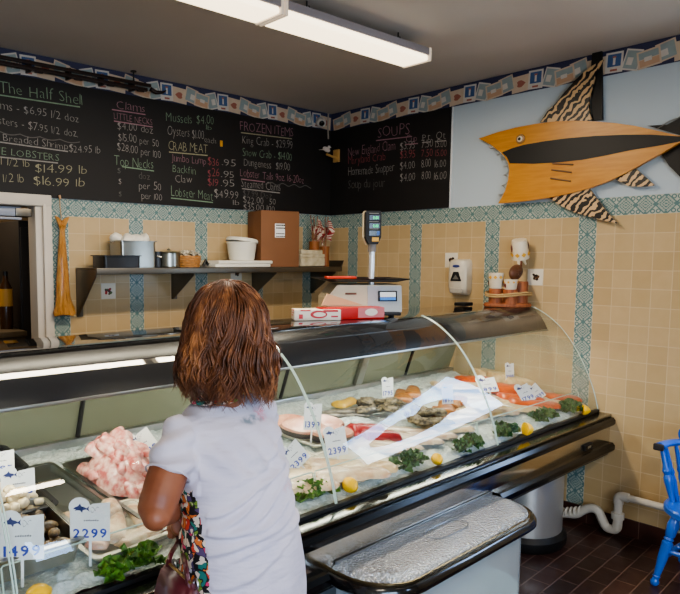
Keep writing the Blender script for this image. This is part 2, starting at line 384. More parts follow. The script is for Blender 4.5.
# wallpaper border of postcards under the ceiling
m_navy = mat('border_navy', (54, 56, 86), .7, var=.1)
m_cards = [m_navy] + [mat('card_'+k, c, .7, var=.12, vs=25) for k, c in dict(cream=(206, 184, 160), peach=(198, 160, 130), blue=(70, 98, 142), white=(208, 200, 190), teal=(150, 162, 162), red=(168, 104, 88), sand=(186, 172, 148)).items()]
def border(name, L, frame, z0, z1, start):
    """frame(s, z, d) -> world; s along the wall, d off the wall"""
    mb = MB(); rnd = random.Random(3)
    mb.m(0).add([frame(s_, z_, d_) for s_, z_ in ((0, z0), (L, z0), (L, z1), (0, z1)) for d_ in (0, .004)], [[1, 3, 5, 7], [0, 2, 3, 1], [4, 6, 7, 5], [2, 4, 5, 3], [6, 0, 1, 7], [0, 6, 4, 2]])
    def card(s_, z_, w, h, a, ci, d, pic):
        def q(x, y): return frame(s_ + x*cos(a) - y*sin(a), z_ + x*sin(a) + y*cos(a), d)
        def rect(x0, y0, x1, y1, m_, e):
            nonlocal d; k = d; d = k+e; mb.m(m_).face([q(x0, y0), q(x1, y0), q(x1, y1), q(x0, y1)]); d = k
        rect(-w/2, -h/2, w/2, h/2, ci, 0)
        if pic == 'light':
            rect(-w*.38, -h*.2, w*.38, h*.40, 3, .0006); rect(-w*.07, -h*.12, w*.07, h*.22, 4, .001); rect(-w*.1, h*.22, w*.1, h*.3, 6, .001); rect(-w*.2, -h*.42, w*.2, -h*.32, 6, .001)
        elif pic == 'beach':
            rect(-w*.42, -h*.4, w*.42, -h*.02, 2, .0006); rect(-w*.42, .02*h, w*.42, h*.4, 5, .0006); rect(-w*.2, -h*.14, w*.12, h*.1, 4, .001)
        elif pic == 'shell':
            mb.m(6); c = [q(.22*w*cos(t)*(1+.3*cos(3*t)), .22*h*sin(t)) for t in [2*pi*i/10 for i in range(10)]]; mb.face([p + (frame(0, 0, .001)-frame(0, 0, 0)) for p in c])
        elif pic == 'sea':
            rect(-w*.42, -h*.42, w*.42, h*.42, 5, .0006); rect(-w*.3, -h*.25, w*.05, h*.1, 4, .001)
    s_ = start; zc = (z0+z1)/2 - .006; P_ = .485
    while s_ < L-.06:
        for (o, dz, w, h, a, ci, pic, d) in ((.00, -.006, .125, .105, .06, 1, 'shell', .0055), (.105, .002, .100, .118, -.04, 4, 'light', .0075), (.205, -.004, .095, .118, -.28, 4, 'sea', .006), (.295, -.014, .125, .10, .14, 1, 'beach', .0068), (.385, .008, .105, .105, .22, 1, 'sea', .0052)):
            if .02 < s_+o < L-.08: card(s_+o+.03, zc+dz, w, h, a, ci, d, pic)
        s_ += P_
    o = mb.build(name, m_cards, None, smooth=0); return struct(o)
BZ0, BZ1 = 2.742, CEIL-.001
border('trim_1', 6.2, lambda s_, z_, d_: V((-s_, -d_, z_)), BZ0, BZ1, .049)
border('trim_2', 6.5, lambda s_, z_, d_: V((-d_, -s_-.006, z_)), BZ0, BZ1, -.24)
# thin pale edge strip of the blue paint panel
e = MB(); e.bx((-.008, -1.226, H+.002), (0, -1.213, 2.742), .001); struct(e.build('trim_3', mat('edge_white', (214, 216, 216), .5)))

# picture tiles set among the plain ones
m_ptile = mat('tile_white', (226, 218, 200), .25); m_fr = [m_ptile] + [mat('paint_'+k, c, .4) for k, c in dict(plum=(84, 34, 44), red=(170, 40, 36), brown=(92, 64, 40), green=(84, 100, 50), black=(40, 34, 32)).items()]
def picture_tile(parent, o, r, n, motif):
    mb = MB(); u = V((0, 0, 1)); w = T*.97
    mb.m(0); q = [o - r*w/2 - u*w/2, o + r*w/2 - u*w/2, o + r*w/2 + u*w/2, o - r*w/2 + u*w/2]; mb.prism(q, n*.003)
    rnd = random.Random(motif); cols = [(1, 2, 3, 4), (3, 5, 3, 5), (5, 5, 3, 5)][motif % 3]
    for i in range(9):
        a = 2*pi*i/9+rnd.random(); rr = rnd.uniform(.004, .02); c = o + r*cos(a)*rr*1.1 + u*sin(a)*rr + n*(.0035+i*.0001); s_ = rnd.uniform(.007, .012)
        mb.m(cols[i % 4]).face([c + r*cos(t)*s_*(1+.3*sin(2*t+i)) + u*sin(t)*s_ for t in [2*pi*k/10 for k in range(10)]])
    return mb.build('picture_tile', m_fr, parent, smooth=0)
def snap(v, off=0): return (math.floor(v/T)+.5)*T
def ptile_b(u, v, mo):
    p = at(u, v, y=0); picture_tile(wall_back, V((-snap(-p.x), -.0005, H-snap(H-p.z))), V((1, 0, 0)), V((0, -1, 0)), mo)
def ptile_r(u, v, mo):
    p = at(u, v, x=0); picture_tile(wall_right, V((-.0005, -snap(-p.y), H-snap(H-p.z))), V((0, -1, 0)), V((-1, 0, 0)), mo)
ptile_b(110, 291, 0); ptile_b(237, 274, 1); ptile_r(452, 257, 2); ptile_r(536, 275, 1)

# doorway to the kitchen: casing, dark room behind
m_case = mat('casing_white', (206, 196, 182), .45, var=.06)
cs = MB(); CW = .056
cs.bx((DX1+.03, -.022, 0), (DX1+.03+CW, .0, DZ+.03), .004); cs.bx((DX0-.03-CW, -.022, 0), (DX0-.03, .0, DZ+.03), .004)
cs.bx((DX0-.03-CW, -.024, DZ-.012), (DX1+.03+CW, .0, DZ+CW), .004)
cs.bx((DX1-.012, -.005, 0), (DX1+.032, .12, DZ), .002); cs.bx((DX0-.032, -.005, 0), (DX0+.012, .12, DZ), .002); cs.bx((DX0, -.005, DZ-.015), (DX1, .12, DZ), .002)
cs.bx((DX1+.03, -.028, 0), (DX1+.05, 0, DZ+.0), .004)
struct(cs.build('door_1', m_case))
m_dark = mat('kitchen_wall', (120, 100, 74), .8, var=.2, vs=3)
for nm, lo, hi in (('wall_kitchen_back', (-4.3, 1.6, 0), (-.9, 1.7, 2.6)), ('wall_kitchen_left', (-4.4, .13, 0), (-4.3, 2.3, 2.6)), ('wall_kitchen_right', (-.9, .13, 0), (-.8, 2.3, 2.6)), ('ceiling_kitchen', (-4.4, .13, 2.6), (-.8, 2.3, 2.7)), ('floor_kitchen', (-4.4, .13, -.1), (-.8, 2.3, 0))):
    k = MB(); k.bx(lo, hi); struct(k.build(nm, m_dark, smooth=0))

# windows
m_wf = mat('window_frame', (214, 214, 212), .5); g_win = glass_mat('window_glass', (.97, .99, 1), 1.45)
def window(name, o, r, w, z0, z1, n, nm):
    fr = MB(); u = V((0, 0, 1))
    def bar(a, b, za, zb):
        q = [o + r*a, o + r*b, o + r*b + n*.05, o + r*a + n*.05]; q = [V((p.x, p.y, za)) for p in q]; fr.prism(q, u*(zb-za))
    bar(0, .04, z0, z1); bar(w-.04, w, z0, z1); bar(.04, w-.04, z0, z0+.04); bar(.04, w-.04, z1-.04, z1)
    for k in range(1, nm): bar(w*k/nm-.015, w*k/nm+.015, z0+.04, z1-.04)
    f = struct(fr.build(name, m_wf, smooth=0))
    p = MB(); p.face([V((q.x, q.y, z)) for q, z in ((o+r*.03+n*.025, z0+.03), (o+r*(w-.03)+n*.025, z0+.03), (o+r*(w-.03)+n*.025, z1-.03), (o+r*.03+n*.025, z1-.03))])
    p.build('pane', g_win, f, smooth=0)
window('window_1', V((.03, WY1, 0)), V((0, -1, 0)), WY1-WY0, WZ0, WZ1, V((1, 0, 0)), 1)
for i, (x0, x1, z0, z1) in enumerate(FWIN): window('window_%d' % (i+2), V((x0, -6.63, 0)), V((1, 0, 0)), x1-x0, z0, z1, V((0, -1, 0)), 2 if i == 0 else 1)

ws = thing('window_board', 'added dark lens-shaped board in the right wall window, shaping the case glass reflection', 'board', (-.02, -3.5, 1.30))  # added and unseen: its outline cuts the dark gap in the glass reflection
b = MB(); b.prism([V((-.012, y, z)) for y, z in ((-4.0, 1.54), (-3.75, 1.63), (-3.56, 1.66), (-3.40, 1.60), (-3.26, 1.665), (-3.12, 1.59), (-3.03, 1.44), (-3.06, 1.32), (-3.20, 1.37), (-3.33, 1.32), (-3.61, 1.31), (-3.87, 1.36), (-4.0, 1.45))], (-.012, 0, 0)); b.build('board', mat('blocker_dark', (40, 34, 28), .7, var=.2), ws, 0, world=True)
for y, z in ((-3.7, 1.64), (-3.3, 1.64)):
    b = MB(); b.tube([(-.015, y, z), (-.015, y, WZ1+.01)], .003, 6); b.build('blocker_cord', mat('cord_grey', (120, 116, 110), .8), ws, world=True)  # cords only carry the added reflection board
# ================================================================ DISPLAY CASE
CA = .038
MC = Matrix.Rotation(CA, 4, 'Z')
XR, XL = -.088, -4.6                 # right and left ends along the case
def CW_(x, v, z): return MC @ V((x, v, z))
m_steel = mat('brushed_steel', (168, 166, 160), .3, 1., var=.12, vs=6, bump=.04, bs=90, bd=.001)
m_steel_d = mat('shelf_steel', (118, 112, 102), .38, 1., var=.2, vs=5)
m_black = mat('black_bumper', (9, 9, 11), .20); m_black.node_tree.nodes['Principled BSDF'].inputs['Specular IOR Level'].default_value = .3
m_gloss = mat('black_glass_top', (22, 22, 24), .05, coat=.6)
m_canopy = mat('canopy_dark', (34, 34, 38), .3)
m_inner = mat('case_liner', (186, 186, 166), .35, var=.06, vs=4)
m_door = mat('rear_door_panel', (122, 122, 98), .3, var=.2, vs=3)
m_gask = mat('gasket_black', (14, 14, 15), .5)
m_alu = mat('aluminium', (190, 192, 192), .3, 1.)
g_case = glass_mat('case_glass', (.955, .98, .965), 1.75)
g_edge = mat('glass_edge', (196, 214, 200), .15)
g_acr = glass_mat('acrylic', (.95, .975, .975), 1.45, haze=.05)
case = thing('display_case', 'long curved-glass seafood display case with a black top in front of the tiled walls', 'display case', CW_(-2.3, -1.9, 0), CA)
def cpart(mb, name, mats, parent=None, smooth=35):
    mb.xf(MC)
    if parent is None or parent is case: return mb.build(name, mats, case, smooth, world=True)
    mb.xf(case.matrix_basis.inverted()); return mb.build(name, mats, parent, smooth)
def extr(prof, x0, x1):
    return [[V((x0, a, b)) for a, b in prof], [V((x1, a, b)) for a, b in prof]]
# glass profile (v, z), smoothed
GP = [(-1.86, 1.348), (-1.93, 1.325), (-2.02, 1.270), (-2.10, 1.198), (-2.18, 1.09), (-2.245, .97), (-2.295, .85), (-2.325, .735)]
def chaikin(p, n=2):
    for _ in range(n):
        q = [p[0]]
        for a, b in zip(p, p[1:]): q += [(a[0]*.75+b[0]*.25, a[1]*.75+b[1]*.25), (a[0]*.25+b[0]*.75, a[1]*.25+b[1]*.75)]
        p = q + [p[-1]]
    return p
GPS = chaikin(GP, 2)
# carcass: well under the ice, rear wall, ledge and front panel
b = MB()
b.bx((XL, -2.30, .50), (XR, -1.24, .66), .0)
b.bx((XL, -2.30, .53), (XR, -2.28, .704), .003)
b.bx((XL, -1.27, .62), (XR, -1.22, .86), .002)
cpart(b, 'body', m_steel)
b = MB(); b.bx((XL, -2.41, .704), (XR, -2.285, .722), .003); cpart(b, 'ledge', mat('ledge_steel', (120, 122, 118), .16, 1., var=.08, vs=6))
b = MB(); b.bx((XL, -2.338, .7222), (XR, -2.312, .738), .003); cpart(b, 'gasket', m_gask)
b = MB(); b.bx((XL, -2.405, .53), (XR, -2.30, .704), .003); cpart(b, 'front_panel', mat('front_steel', (214, 208, 196), .13, 1., var=.05, vs=5))
def bumper(z, h, d=.03, v0=-2.405, x0=XL, x1=XR):
    pr = [(v0, z-h/2), (v0-d*.75, z-h/2), (v0-d, z-h/2+.012), (v0-d, z+h/2-.016), (v0-d*.6, z+h/2), (v0, z+h/2)]
    mb = MB(); r0, r1 = extr(pr, x0, x1); mb.rings([r0, r1]); return mb
cpart(bumper(.680, .046), 'upper_bumper', m_black); cpart(bumper(.523, .052, .034, x0=XL, x1=-2.635), 'lower_bumper', m_black); cpart(bumper(.523, .052, .034, x0=-1.44, x1=XR), 'lower_bumper', m_black)
b = MB(); b.bx((XL, -2.4, .47), (XR, -1.3, .50)); cpart(b, 'underside', m_gask)
# rear sliding doors leaning back, their frames
def door_pt(x, t): return V((x, -1.27 - .16*t + .0, .865 + t*.46))
xs = [XR, -.64, -1.80, -3.02, -4.2, XL]
for x1, x0 in zip(xs, xs[1:]):
    p = MB(); q = [door_pt(x0, 0), door_pt(x1, 0), door_pt(x1, 1), door_pt(x0, 1)]; p.prism(q, V((0, .012, .004)))
    d = cpart(p, 'rear_door', m_door)
    f = MB()
    f.tube([door_pt(x0+.012, 0)-V((0, .006, 0)), door_pt(x0+.012, 1)-V((0, .006, 0))], .010, 6)
    cpart(f, 'door_edge', m_gask, d)
b = MB(); b.bx((XL, -1.31, .835), (XR, -1.255, .872), .006); cpart(b, 'rear_sill', m_alu)
for x in (-1.14, -3.62):
    f = MB(); a0, a1 = door_pt(x, 0)-V((0, .03, 0)), door_pt(x, 1)-V((0, .03, 0)); f.prism([a0+V((-.03, 0, 0)), a0+V((.03, 0, 0)), a1+V((.03, 0, 0)), a1+V((-.03, 0, 0))], V((0, .02, .006)))
    cpart(f, 'rear_post', m_steel)
# top and canopy
b = MB(); b.bx((XL, -1.862, 1.322), (XR, -1.47, 1.345), .005); cpart(b, 'counter_top', m_gloss)
b = MB(); b.bx((XL, -1.862, 1.318), (XR, -1.45, 1.322)); b.bx((XL, -1.474, 1.30), (XR, -1.462, 1.34), .002); cpart(b, 'top_trim', m_alu)
CP = [(-1.862, 1.338), (-1.905, 1.318), (-1.945, 1.285), (-1.975, 1.24), (-1.99, 1.205), (-1.975, 1.203), (-1.955, 1.235), (-1.92, 1.27), (-1.885, 1.30), (-1.862, 1.318)]
b = MB(); r0, r1 = extr(CP, XL, XR); b.rings([r0, r1]); cpart(b, 'canopy', m_canopy)
b = MB(); b.bx((XL, -1.996, 1.196), (XR, -1.972, 1.207), .003); cpart(b, 'canopy_lip', m_alu)
b = MB(); b.bx((XL, -1.93, 1.262), (XR, -1.45, 1.300), .002); cpart(b, 'light_box', m_canopy)
s = N('case_tube'); m_tube = s.bsdf((1, 1, 1), .4, Emission_Color=(1, .97, .84, 1), Emission_Strength=5.0)
for x0, x1 in ((-1.45, -.3), (-2.85, -1.65), (-4.3, -3.05)):
    b = MB(); b.tube([(x0, -1.80, 1.245), (x1, -1.80, 1.245)], .013, 10); lt = cpart(b, 'light_tube', m_tube)
# curved glass panes
ed = [XR, -1.30, -2.49, -3.69, XL]
for x1, x0 in zip(ed, ed[1:]):
    p = MB(); a, c = x0+.004, x1-.004
    p.m(0).rings(extr([(v-.004, z+.004) for v, z in GPS], a, c), cap=False, closed=False)
    p.m(1)
    for x in (a, c): p.tube([(x, v-.004, z+.004) for v, z in GPS], .0027, 6)
    cpart(p, 'glass_pane', [g_case, g_edge])
# end glass by the right wall
p = MB(); poly = [V((XR-.002, v, z)) for v, z in GPS] + [V((XR-.002, -1.27, .74)), V((XR-.002, -1.42, 1.32))]; p.face(poly); cpart(p, 'end_glass', g_acr)
# low clear guard standing in front of the ice
for x1, x0 in zip([-.12, -1.32, -2.50, -3.70], [-1.31, -2.49, -3.69, -4.55]):
    p = MB(); p.m(0).add([(x0, -2.235, .74), (x1, -2.235, .74), (x1, -2.215, .835), (x0, -2.215, .835)], [[0, 1, 2, 3]])
    p.m(1).tube([(x0, -2.235, .74), (x0, -2.216, .83), (x0+.006, -2.215, .835), (x1-.006, -2.215, .835), (x1, -2.216, .83), (x1, -2.235, .74)], .0028, 6)
    cpart(p, 'clear_guard', [g_acr, g_edge])
# emblem plate
pe = at(590, 447, y=-2.43); b = MB(); c = MC.inverted() @ pe; b.m(0).bx((c.x-.055, -2.412, c.z-.017), (c.x+.055, -2.404, c.z+.017), .003)
b.m(1).bx((c.x-.048, -2.4135, c.z-.012), (c.x+.048, -2.4115, c.z+.012), .001)
b.m(2); 
for k in range(3): b.bx((c.x-.022+k*.016, -2.4145, c.z-.007), (c.x-.011+k*.016, -2.413, c.z+.007))
cpart(b, 'emblem', [m_gask, m_black, m_alu])
# supports: rounded steel pedestals with a rubber foot, compressor panel at the right end
for x in (-.60, -3.6):
    def ov(r, z, s=1): return [V((x + cos(t)*r*1.15, -2.10 + math.copysign(abs(sin(t))**.7, sin(t))*r*1.3, z)) for t in [2*pi*k/28 for k in range(28)]]
    p = MB(); p.rings([ov(.185, .085), ov(.185, .485)]); ped = cpart(p, 'pedestal', mat('pedestal_steel', (206, 206, 202), .32, .75, var=.06))
    p = MB(); p.rings([ov(.195, 0), ov(.205, .02), ov(.205, .06), ov(.19, .085)]); cpart(p, 'foot_ring', m_gask, ped)
b = MB(); b.bx((-2.4, -2.10, .10), (-.10, -1.3, .48)); cpart(b, 'plinth', mat('plinth_grey', (150, 152, 156), .45))
b = MB(); b.bx((-2.42, -2.13, 0), (-.098, -1.28, .10)); cpart(b, 'plinth_base', m_gask)
v_ = MB()
for k in range(11): v_.box((-.25, -2.106, .14+k*.03), (.26, .012, .018), .002, Matrix.Rotation(.5, 3, 'X'))
cpart(v_, 'vent_grille', mat('vent_grey', (176, 184, 194), .4, .2))

# ================================================================ ICE
def icez(v): return .742 + (v+2.29)*.105
def onice(u, v, h=0.):
    d = FW + R2*((u-PX)/FPX) - U2*((v-PY)/FPX); ca, sa = cos(CA), sin(CA)
    vd = -d.x*sa + d.y*ca; v0 = -CAMLOC.x*sa + CAMLOC.y*ca
    # CAM.z + t d.z = .742 + .105 (v0 + t vd + 2.29) + h
    t = (.742 + .105*(v0+2.29) + h - CAMLOC.z)/(d.z - .105*vd)
    return CAMLOC + d*t
s = N('crushed_ice'); vec = s.coord(); vo = s.new('ShaderNodeTexVoronoi'); s.put(vo.inputs['Vector'], vec); vo.inputs['Scale'].default_value = 75
hh = s.math('ADD', s.math('MULTIPLY', vo.outputs['Distance'], .9), s.noise(vec, 160, 2))
m_ice = s.bsdf(s.mix(vo.outputs['Distance'], srgb(220, 225, 220), srgb(186, 198, 194)), .22, 0, s.bump(hh, .7, .006), Subsurface_Weight=.15, Transmission_Weight=.0)
s.b.inputs['Subsurface Radius'].default_value = (.02, .02, .02)
ice = MB(); NU, NV = 300, 72
rnd = random.Random(5)
def icefn(i, j):
    x = XL+.02 + (XR-.02-XL-.02)*i; v = -2.30 + 1.03*j
    h = .010*mnoise.noise(V((x*9, v*9, 0))) + .008*mnoise.noise(V((x*28, v*28, 3))) + rnd.uniform(-.0045, .0045)
    return V((x, v, icez(v)+h - (.012 if j < .03 else 0)))
ice.grid(icefn, NU, NV); ice.xf(MC)
ice_o = ice.build('crushed_ice', m_ice, None, smooth=30)
tag(ice_o, 'bed of crushed ice sloping to the front inside the glass case', 'ice', kind='stuff')

# ================================================================ CEILING LAMPS
s = N('lamp_diffuser'); m_diff = s.bsdf((1, .95, .85), .4, Emission_Color=(1, .82, .54, 1), Emission_Strength=2.3)
s = N('lamp_side'); m_side = s.bsdf(srgb(190, 180, 170), .45, Emission_Color=(1, .8, .58, 1), Emission_Strength=.30)
m_lamph = mat('lamp_housing', (140, 134, 138), .45)
LZ0, LZ1 = 2.755, 2.825
def lamp(x0, x1, label, y=-1.665):
    L = thing('ceiling_lamp', label, 'ceiling lamp', ((x0+x1)/2, y, LZ0), 0.0, 'fluorescent fixtures in a row')
    w = x1-x0; 
    b = MB(); b.bx((-w/2+.004, -.092, .03), (w/2-.004, .092, .07), .004); b.build('housing', m_lamph, L)
    b = MB(); b.bx((-w/2+.012, -.088, .0), (w/2-.012, .088, .032), .012, 3); b.build('diffuser', m_diff, L)
    for sx in (-1, 1):
        b = MB(); b.bx((sx*w/2-.008, -.096, -.002), (sx*w/2+.008, .096, .072), .004); b.build('end_cap', m_side, L)
        b = MB(); b.tube([(sx*w*.32, -.02, .07), (sx*w*.32, -.02, CEIL-LZ0)], .004, 8); b.tube([(sx*w*.32-.0, -.02, .082), (sx*w*.32+.025, -.02, .095), (sx*w*.32+.012, -.02, .112)], .003, 6); b.build('hanger', m_gask, L)
    return L
lamp(-2.075, -1.005, 'lit fluorescent ceiling lamp nearer the corner, its end showing')
lamp(-3.17, -2.10, 'lit fluorescent ceiling lamp cut off by the top edge of the photo')
lamp(-2.535, -1.465, 'added unseen fluorescent ceiling lamp over the customer floor near the right wall', -4.6)  # added behind the camera to brighten the woman, floor and walls
lamp(-4.835, -3.765, 'added unseen fluorescent ceiling lamp over the customer floor far from the right wall', -4.6)  # second added lamp behind the camera, extra fill for the room
# ================================================================ SEAFOOD ON THE ICE
def slope_frame(p, ang):
    """rotation that lies on the ice slope, turned by ang about the vertical"""
    return Matrix.Rotation(CA, 3, 'Z') @ Matrix.Rotation(.1045, 3, 'X') @ Matrix.Rotation(ang, 3, 'Z')
def place(o, p, rot): 
    o.matrix_basis = Matrix.Translation(p) @ rot.to_4x4(); return o
def lump_disp(p, seed, a, f): return p + p.normalized()*a*mnoise.noise(p*f+V((seed, seed*2.1, 0)))
def fillet_mesh(name, L, W, Hh, mats, seed=0, taper=.35, skin=False, ridg=.0):
    mb = MB(); n = 22; rings = []
    for i in range(n+1):
        t = i/n; x = (t-.5)*L; env = max(.02, (sin(pi*min(1, t*1.15+.03))**.55)*(1-taper*t)) if t < .96 else .12
        env = max(.06, min(1, (t/.08)**.5 if t < .08 else 1) * (1-taper*t) * (1 if t < .9 else ((1-t)/.1+.05)**.6))
        ring = []
        for k in range(16):
            a = 2*pi*k/16; y = cos(a)*W/2*env; z = sin(a)*Hh*env*(1 if sin(a) > 0 else .15)
            z += .0 if sin(a) < 0 else ridg*sin(t*46+abs(y)*120)*env
            p = V((x, y+.06*W*sin(t*4+seed), z))
            p += V((0, 1, 1))*.12*Hh*mnoise.noise(V((x*30+seed*5, y*30, z*30)))
            if p.z < 0: p.z *= .3
            ring.append(p)
        rings.append(ring)
    mb.rings(rings)
    if skin:
        nf = len(mb.f)
        for fi in range(nf):
            c = sum((mb.v[i] for i in mb.f[fi]), V())/len(mb.f[fi])
            mb.mi[fi] = 1 if c.z < .12*Hh else 0
    return mb.mesh(name, mats, 60)
def inst(name, me, p, rot, label, cat, group=None, sc=1):
    o = bpy.data.objects.new(name, me); COL.objects.link(o)
    o.matrix_basis = Matrix.Translation(p) @ rot.to_4x4() @ Matrix.Scale(sc, 4)
    return tag(o, label, cat, group)

def fish_mat(n, a, b, vs=35, rough=.3, bump=.25, stretch=None): return mat(n, a, rough, rgb2=b, vs=vs, bump=bump, bs=70, bd=.003, coat=.25, stretch=stretch)
m_white = fish_mat('white_fillet', (224, 208, 178), (196, 162, 130), 26)
m_cod = fish_mat('cream_fillet', (220, 202, 162), (196, 162, 116), 24)
m_pink = fish_mat('pink_fish', (232, 198, 182), (194, 96, 90), 42)
m_pink2 = fish_mat('blush_fillet', (222, 184, 160), (198, 132, 114), 18)
m_salm = fish_mat('salmon', (216, 98, 32), (180, 66, 22), 20, stretch=(1, 4, 1))
m_smoke = fish_mat('smoked', (186, 122, 56), (138, 84, 40), 20)
m_steak = fish_mat('steak', (214, 164, 136), (186, 112, 92), 16)
m_skin = mat('dark_skin', (72, 60, 54), .35, var=.3, vs=30)
m_tuna = fish_mat('tuna', (176, 50, 50), (140, 34, 40), 20)
m_grey = fish_mat('silver_fish', (150, 142, 124), (74, 66, 58), 24, stretch=(1, 3, 1))
m_corn = fish_mat('yellow_fillet', (222, 180, 60), (196, 150, 44), 20)
m_shell = fish_mat('oyster_shell', (168, 150, 112), (60, 50, 38), 48, .7, 1.0)
m_clam = fish_mat('clam_shell', (134, 104, 62), (46, 38, 30), 60, .5, .5)
m_scal = fish_mat('scallop', (230, 214, 180), (214, 190, 146), 22)
m_pan = mat('pan_steel', (158, 158, 150), .28, 1., var=.1, vs=9)
m_panb = mat('pan_black', (26, 26, 28), .35)
m_traysheet = mat('tray_aluminium', (150, 152, 146), .34, 1., var=.12, vs=7)

def tray(name, label, W, D, Hh, p, ang, m, cat='tray', wall=.004, group=None, deep=False):
    o = thing(name, label, cat, p); o.matrix_basis = Matrix.Translation(p) @ slope_frame(p, ang).to_4x4()
    def rr(w, d, z, r=.02):
        out = []
        for cx, cy, a0 in ((w/2-r, d/2-r, 0), (-w/2+r, d/2-r, pi/2), (-w/2+r, -d/2+r, pi), (w/2-r, -d/2+r, 3*pi/2)):
            for k in range(5): a = a0+pi/2*k/4; out.append(V((cx+cos(a)*r, cy+sin(a)*r, z)))
        return out
    b = MB(); b.rings([rr(W*.93, D*.93, 0), rr(W, D, Hh), rr(W, D, Hh+.001), rr(W-2*wall, D-2*wall, Hh), rr(W*.93-2*wall, D*.93-2*wall, .004)]); b.build('basin', m, o, 50)
    r = MB(); r.rings([rr(W-.004, D-.004, Hh-.003), rr(W+.024, D+.024, Hh-.002, .028), rr(W+.026, D+.026, Hh+.002, .028), rr(W-.004, D-.004, Hh+.003), rr(W-.004, D-.004, Hh-.003)], cap=False); r.build('rim', m, o, 50)
    return o
def on_ice_xy(x, y, h=0.):
    return V((x, y, icez(-x*sin(CA)+y*cos(CA))+h))
def in_tray(o, x, y, z): return o.matrix_basis @ V((x, y, z))

# --- left group
t1 = tray('steel_pan', 'deep steel pan of brown clams in front at the left edge', .30, .30, .075, onice(12, 553, .02), -.02, m_pan, 'pan')
t2 = tray('black_pan', 'black pan heaped with white scallops behind the clam pan', .30, .26, .06, onice(-6, 517, .03), -.02, m_panb, 'pan')
t3 = tray('black_pan', 'black pan at the far left edge of the photo, third back from the clams', .30, .24, .06, onice(-28, 480, .035), -.02, m_panb, 'pan')
t4 = tray('sheet_tray', 'empty grey sheet tray between the black pans and the pink fish', .26, .54, .022, on_ice_xy(-3.295, -1.92, .016), .03, m_traysheet)
t5 = tray('sheet_tray', 'grey sheet tray holding the heaped pink fish and cream fillets left of the woman', .33, .64, .022, on_ice_xy(-2.955, -1.985, .016), .03, m_traysheet)
# clams
cl = MB(); cl.ell((0, 0, 0), (.026, .021, .013), 14, 8)
cl.v = [lump_disp(p, 3, .003, 60) for p in cl.v]; clam_me = cl.mesh('clam', m_clam)
rnd = random.Random(11); k = 0
for lay in range(3):
    for i in range(5):
        for j in range(5):
            if lay == 2 and (i in (0, 4) or j in (0, 4)): continue
            x = -.105+i*.052+rnd.uniform(-.01, .01); y = -.105+j*.052+rnd.uniform(-.01, .01)
            z = .034+lay*.019+rnd.uniform(0, .006)
            inst('clam', clam_me, in_tray(t1, x, y, z), Matrix.Rotation(rnd.uniform(0, 6), 3, 'Z') @ Matrix.Rotation(rnd.uniform(-.7, .7), 3, 'X'), 'brown littleneck clam heaped in the deep steel pan', 'clam', 'clams in the steel pan', rnd.uniform(.85, 1.2))
sc_ = MB(); sc_.lathe([(.001, 0), (.016, 0), (.021, .006), (.021, .018), (.016, .025), (.001, .026)], n=14)
sc_.v = [p + V((1, 1, .6))*.0025*mnoise.noise(p*70) for p in sc_.v]; scal_me = sc_.mesh('scallop', m_scal, 80)
for lay in range(3):
    for i in range(7):
        for j in range(5):
            if lay == 2 and (i in (0, 6) or j in (0, 4)): continue
            x = -.115+i*.038+rnd.uniform(-.01, .01); y = -.085+j*.04+rnd.uniform(-.01, .01)
            inst('scallop', scal_me, in_tray(t2, x, y, .026+lay*.022+rnd.uniform(0, .006)), Matrix.Rotation(rnd.uniform(0, 6), 3, 'Z') @ Matrix.Rotation(rnd.uniform(-.8, .8), 3, 'X'), 'raw white scallop in the heap in the black pan', 'scallop', 'scallops in the black pan', rnd.uniform(.72, 1.05))
shr = MB(); shr.tube([(.03*cos(a), .03*sin(a), .002*sin(3*a)) for a in [pi*1.25*q/10 for q in range(11)]], [.004, .007, .010, .0115, .012, .0115, .0105, .009, .007, .004, .006], 10)
m_shr = fish_mat('grey_shrimp', (186, 186, 172), (130, 134, 124), 40); shr_me = shr.mesh('shrimp', m_shr, 60)
for i in range(26):
    inst('shrimp', shr_me, in_tray(t3, rnd.uniform(-.11, .11), rnd.uniform(-.08, .08), .016+rnd.uniform(0, .05)), Matrix.Rotation(rnd.uniform(0, 6), 3, 'Z') @ Matrix.Rotation(rnd.uniform(-.6, .6), 3, 'X'), 'raw grey shrimp in the black pan at the far left edge', 'shrimp', 'shrimp in the far left pan')
# white fillets in front of the empty tray (tag 2299)
fw_ = [fillet_mesh('white_fillet', .20, .085, .024, m_white, s_, .4) for s_ in (1, 2, 3)]
fp_ = fillet_mesh('pink_fillet', .14, .07, .022, m_pink2, 4, .3)
t6 = tray('white_tray', 'pale shallow tray of white fillets behind the kale left of the woman', .30, .26, .024, onice(116, 533, .010), .06, mat('tray_cream', (214, 208, 186), .35))
lab = ['white fish fillet at the back left of the pale tray beside the steel pan', 'white fish fillet lying at the back right of the pale tray', 'white fish fillet in the middle of the pale tray behind the kale', 'white fish fillet at the right end of the pale tray', 'white fish fillet at the front of the pale tray']
for l_, (x, y, a, q) in zip(lab, ((-.10, .10, 1.3, 0), (.04, .09, 1.1, 1), (-.02, -.02, .9, 2), (.11, .02, 1.4, 0), (.03, -.09, .1, 1))):
    inst('fish_fillet', fw_[q], in_tray(t6, x, y, .012+.01*q), slope_frame(0, .1+a), l_, 'fish')
inst('fish_fillet', fw_[2], in_tray(t6, -.115, .0, .034), slope_frame(0, 1.9), 'white fish fillet at the left edge of the pale tray by the steel pan', 'fish')
inst('fish_fillet', fw_[0], in_tray(t6, -.03, .05, .045), slope_frame(0, .5), 'white fish fillet on top of the pile in the pale tray', 'fish')
inst('fish_fillet', fp_, in_tray(t6, -.085, -.05, .03), slope_frame(0, .7), 'pinkish fillet under the 2299 tag in the pale tray', 'fish')
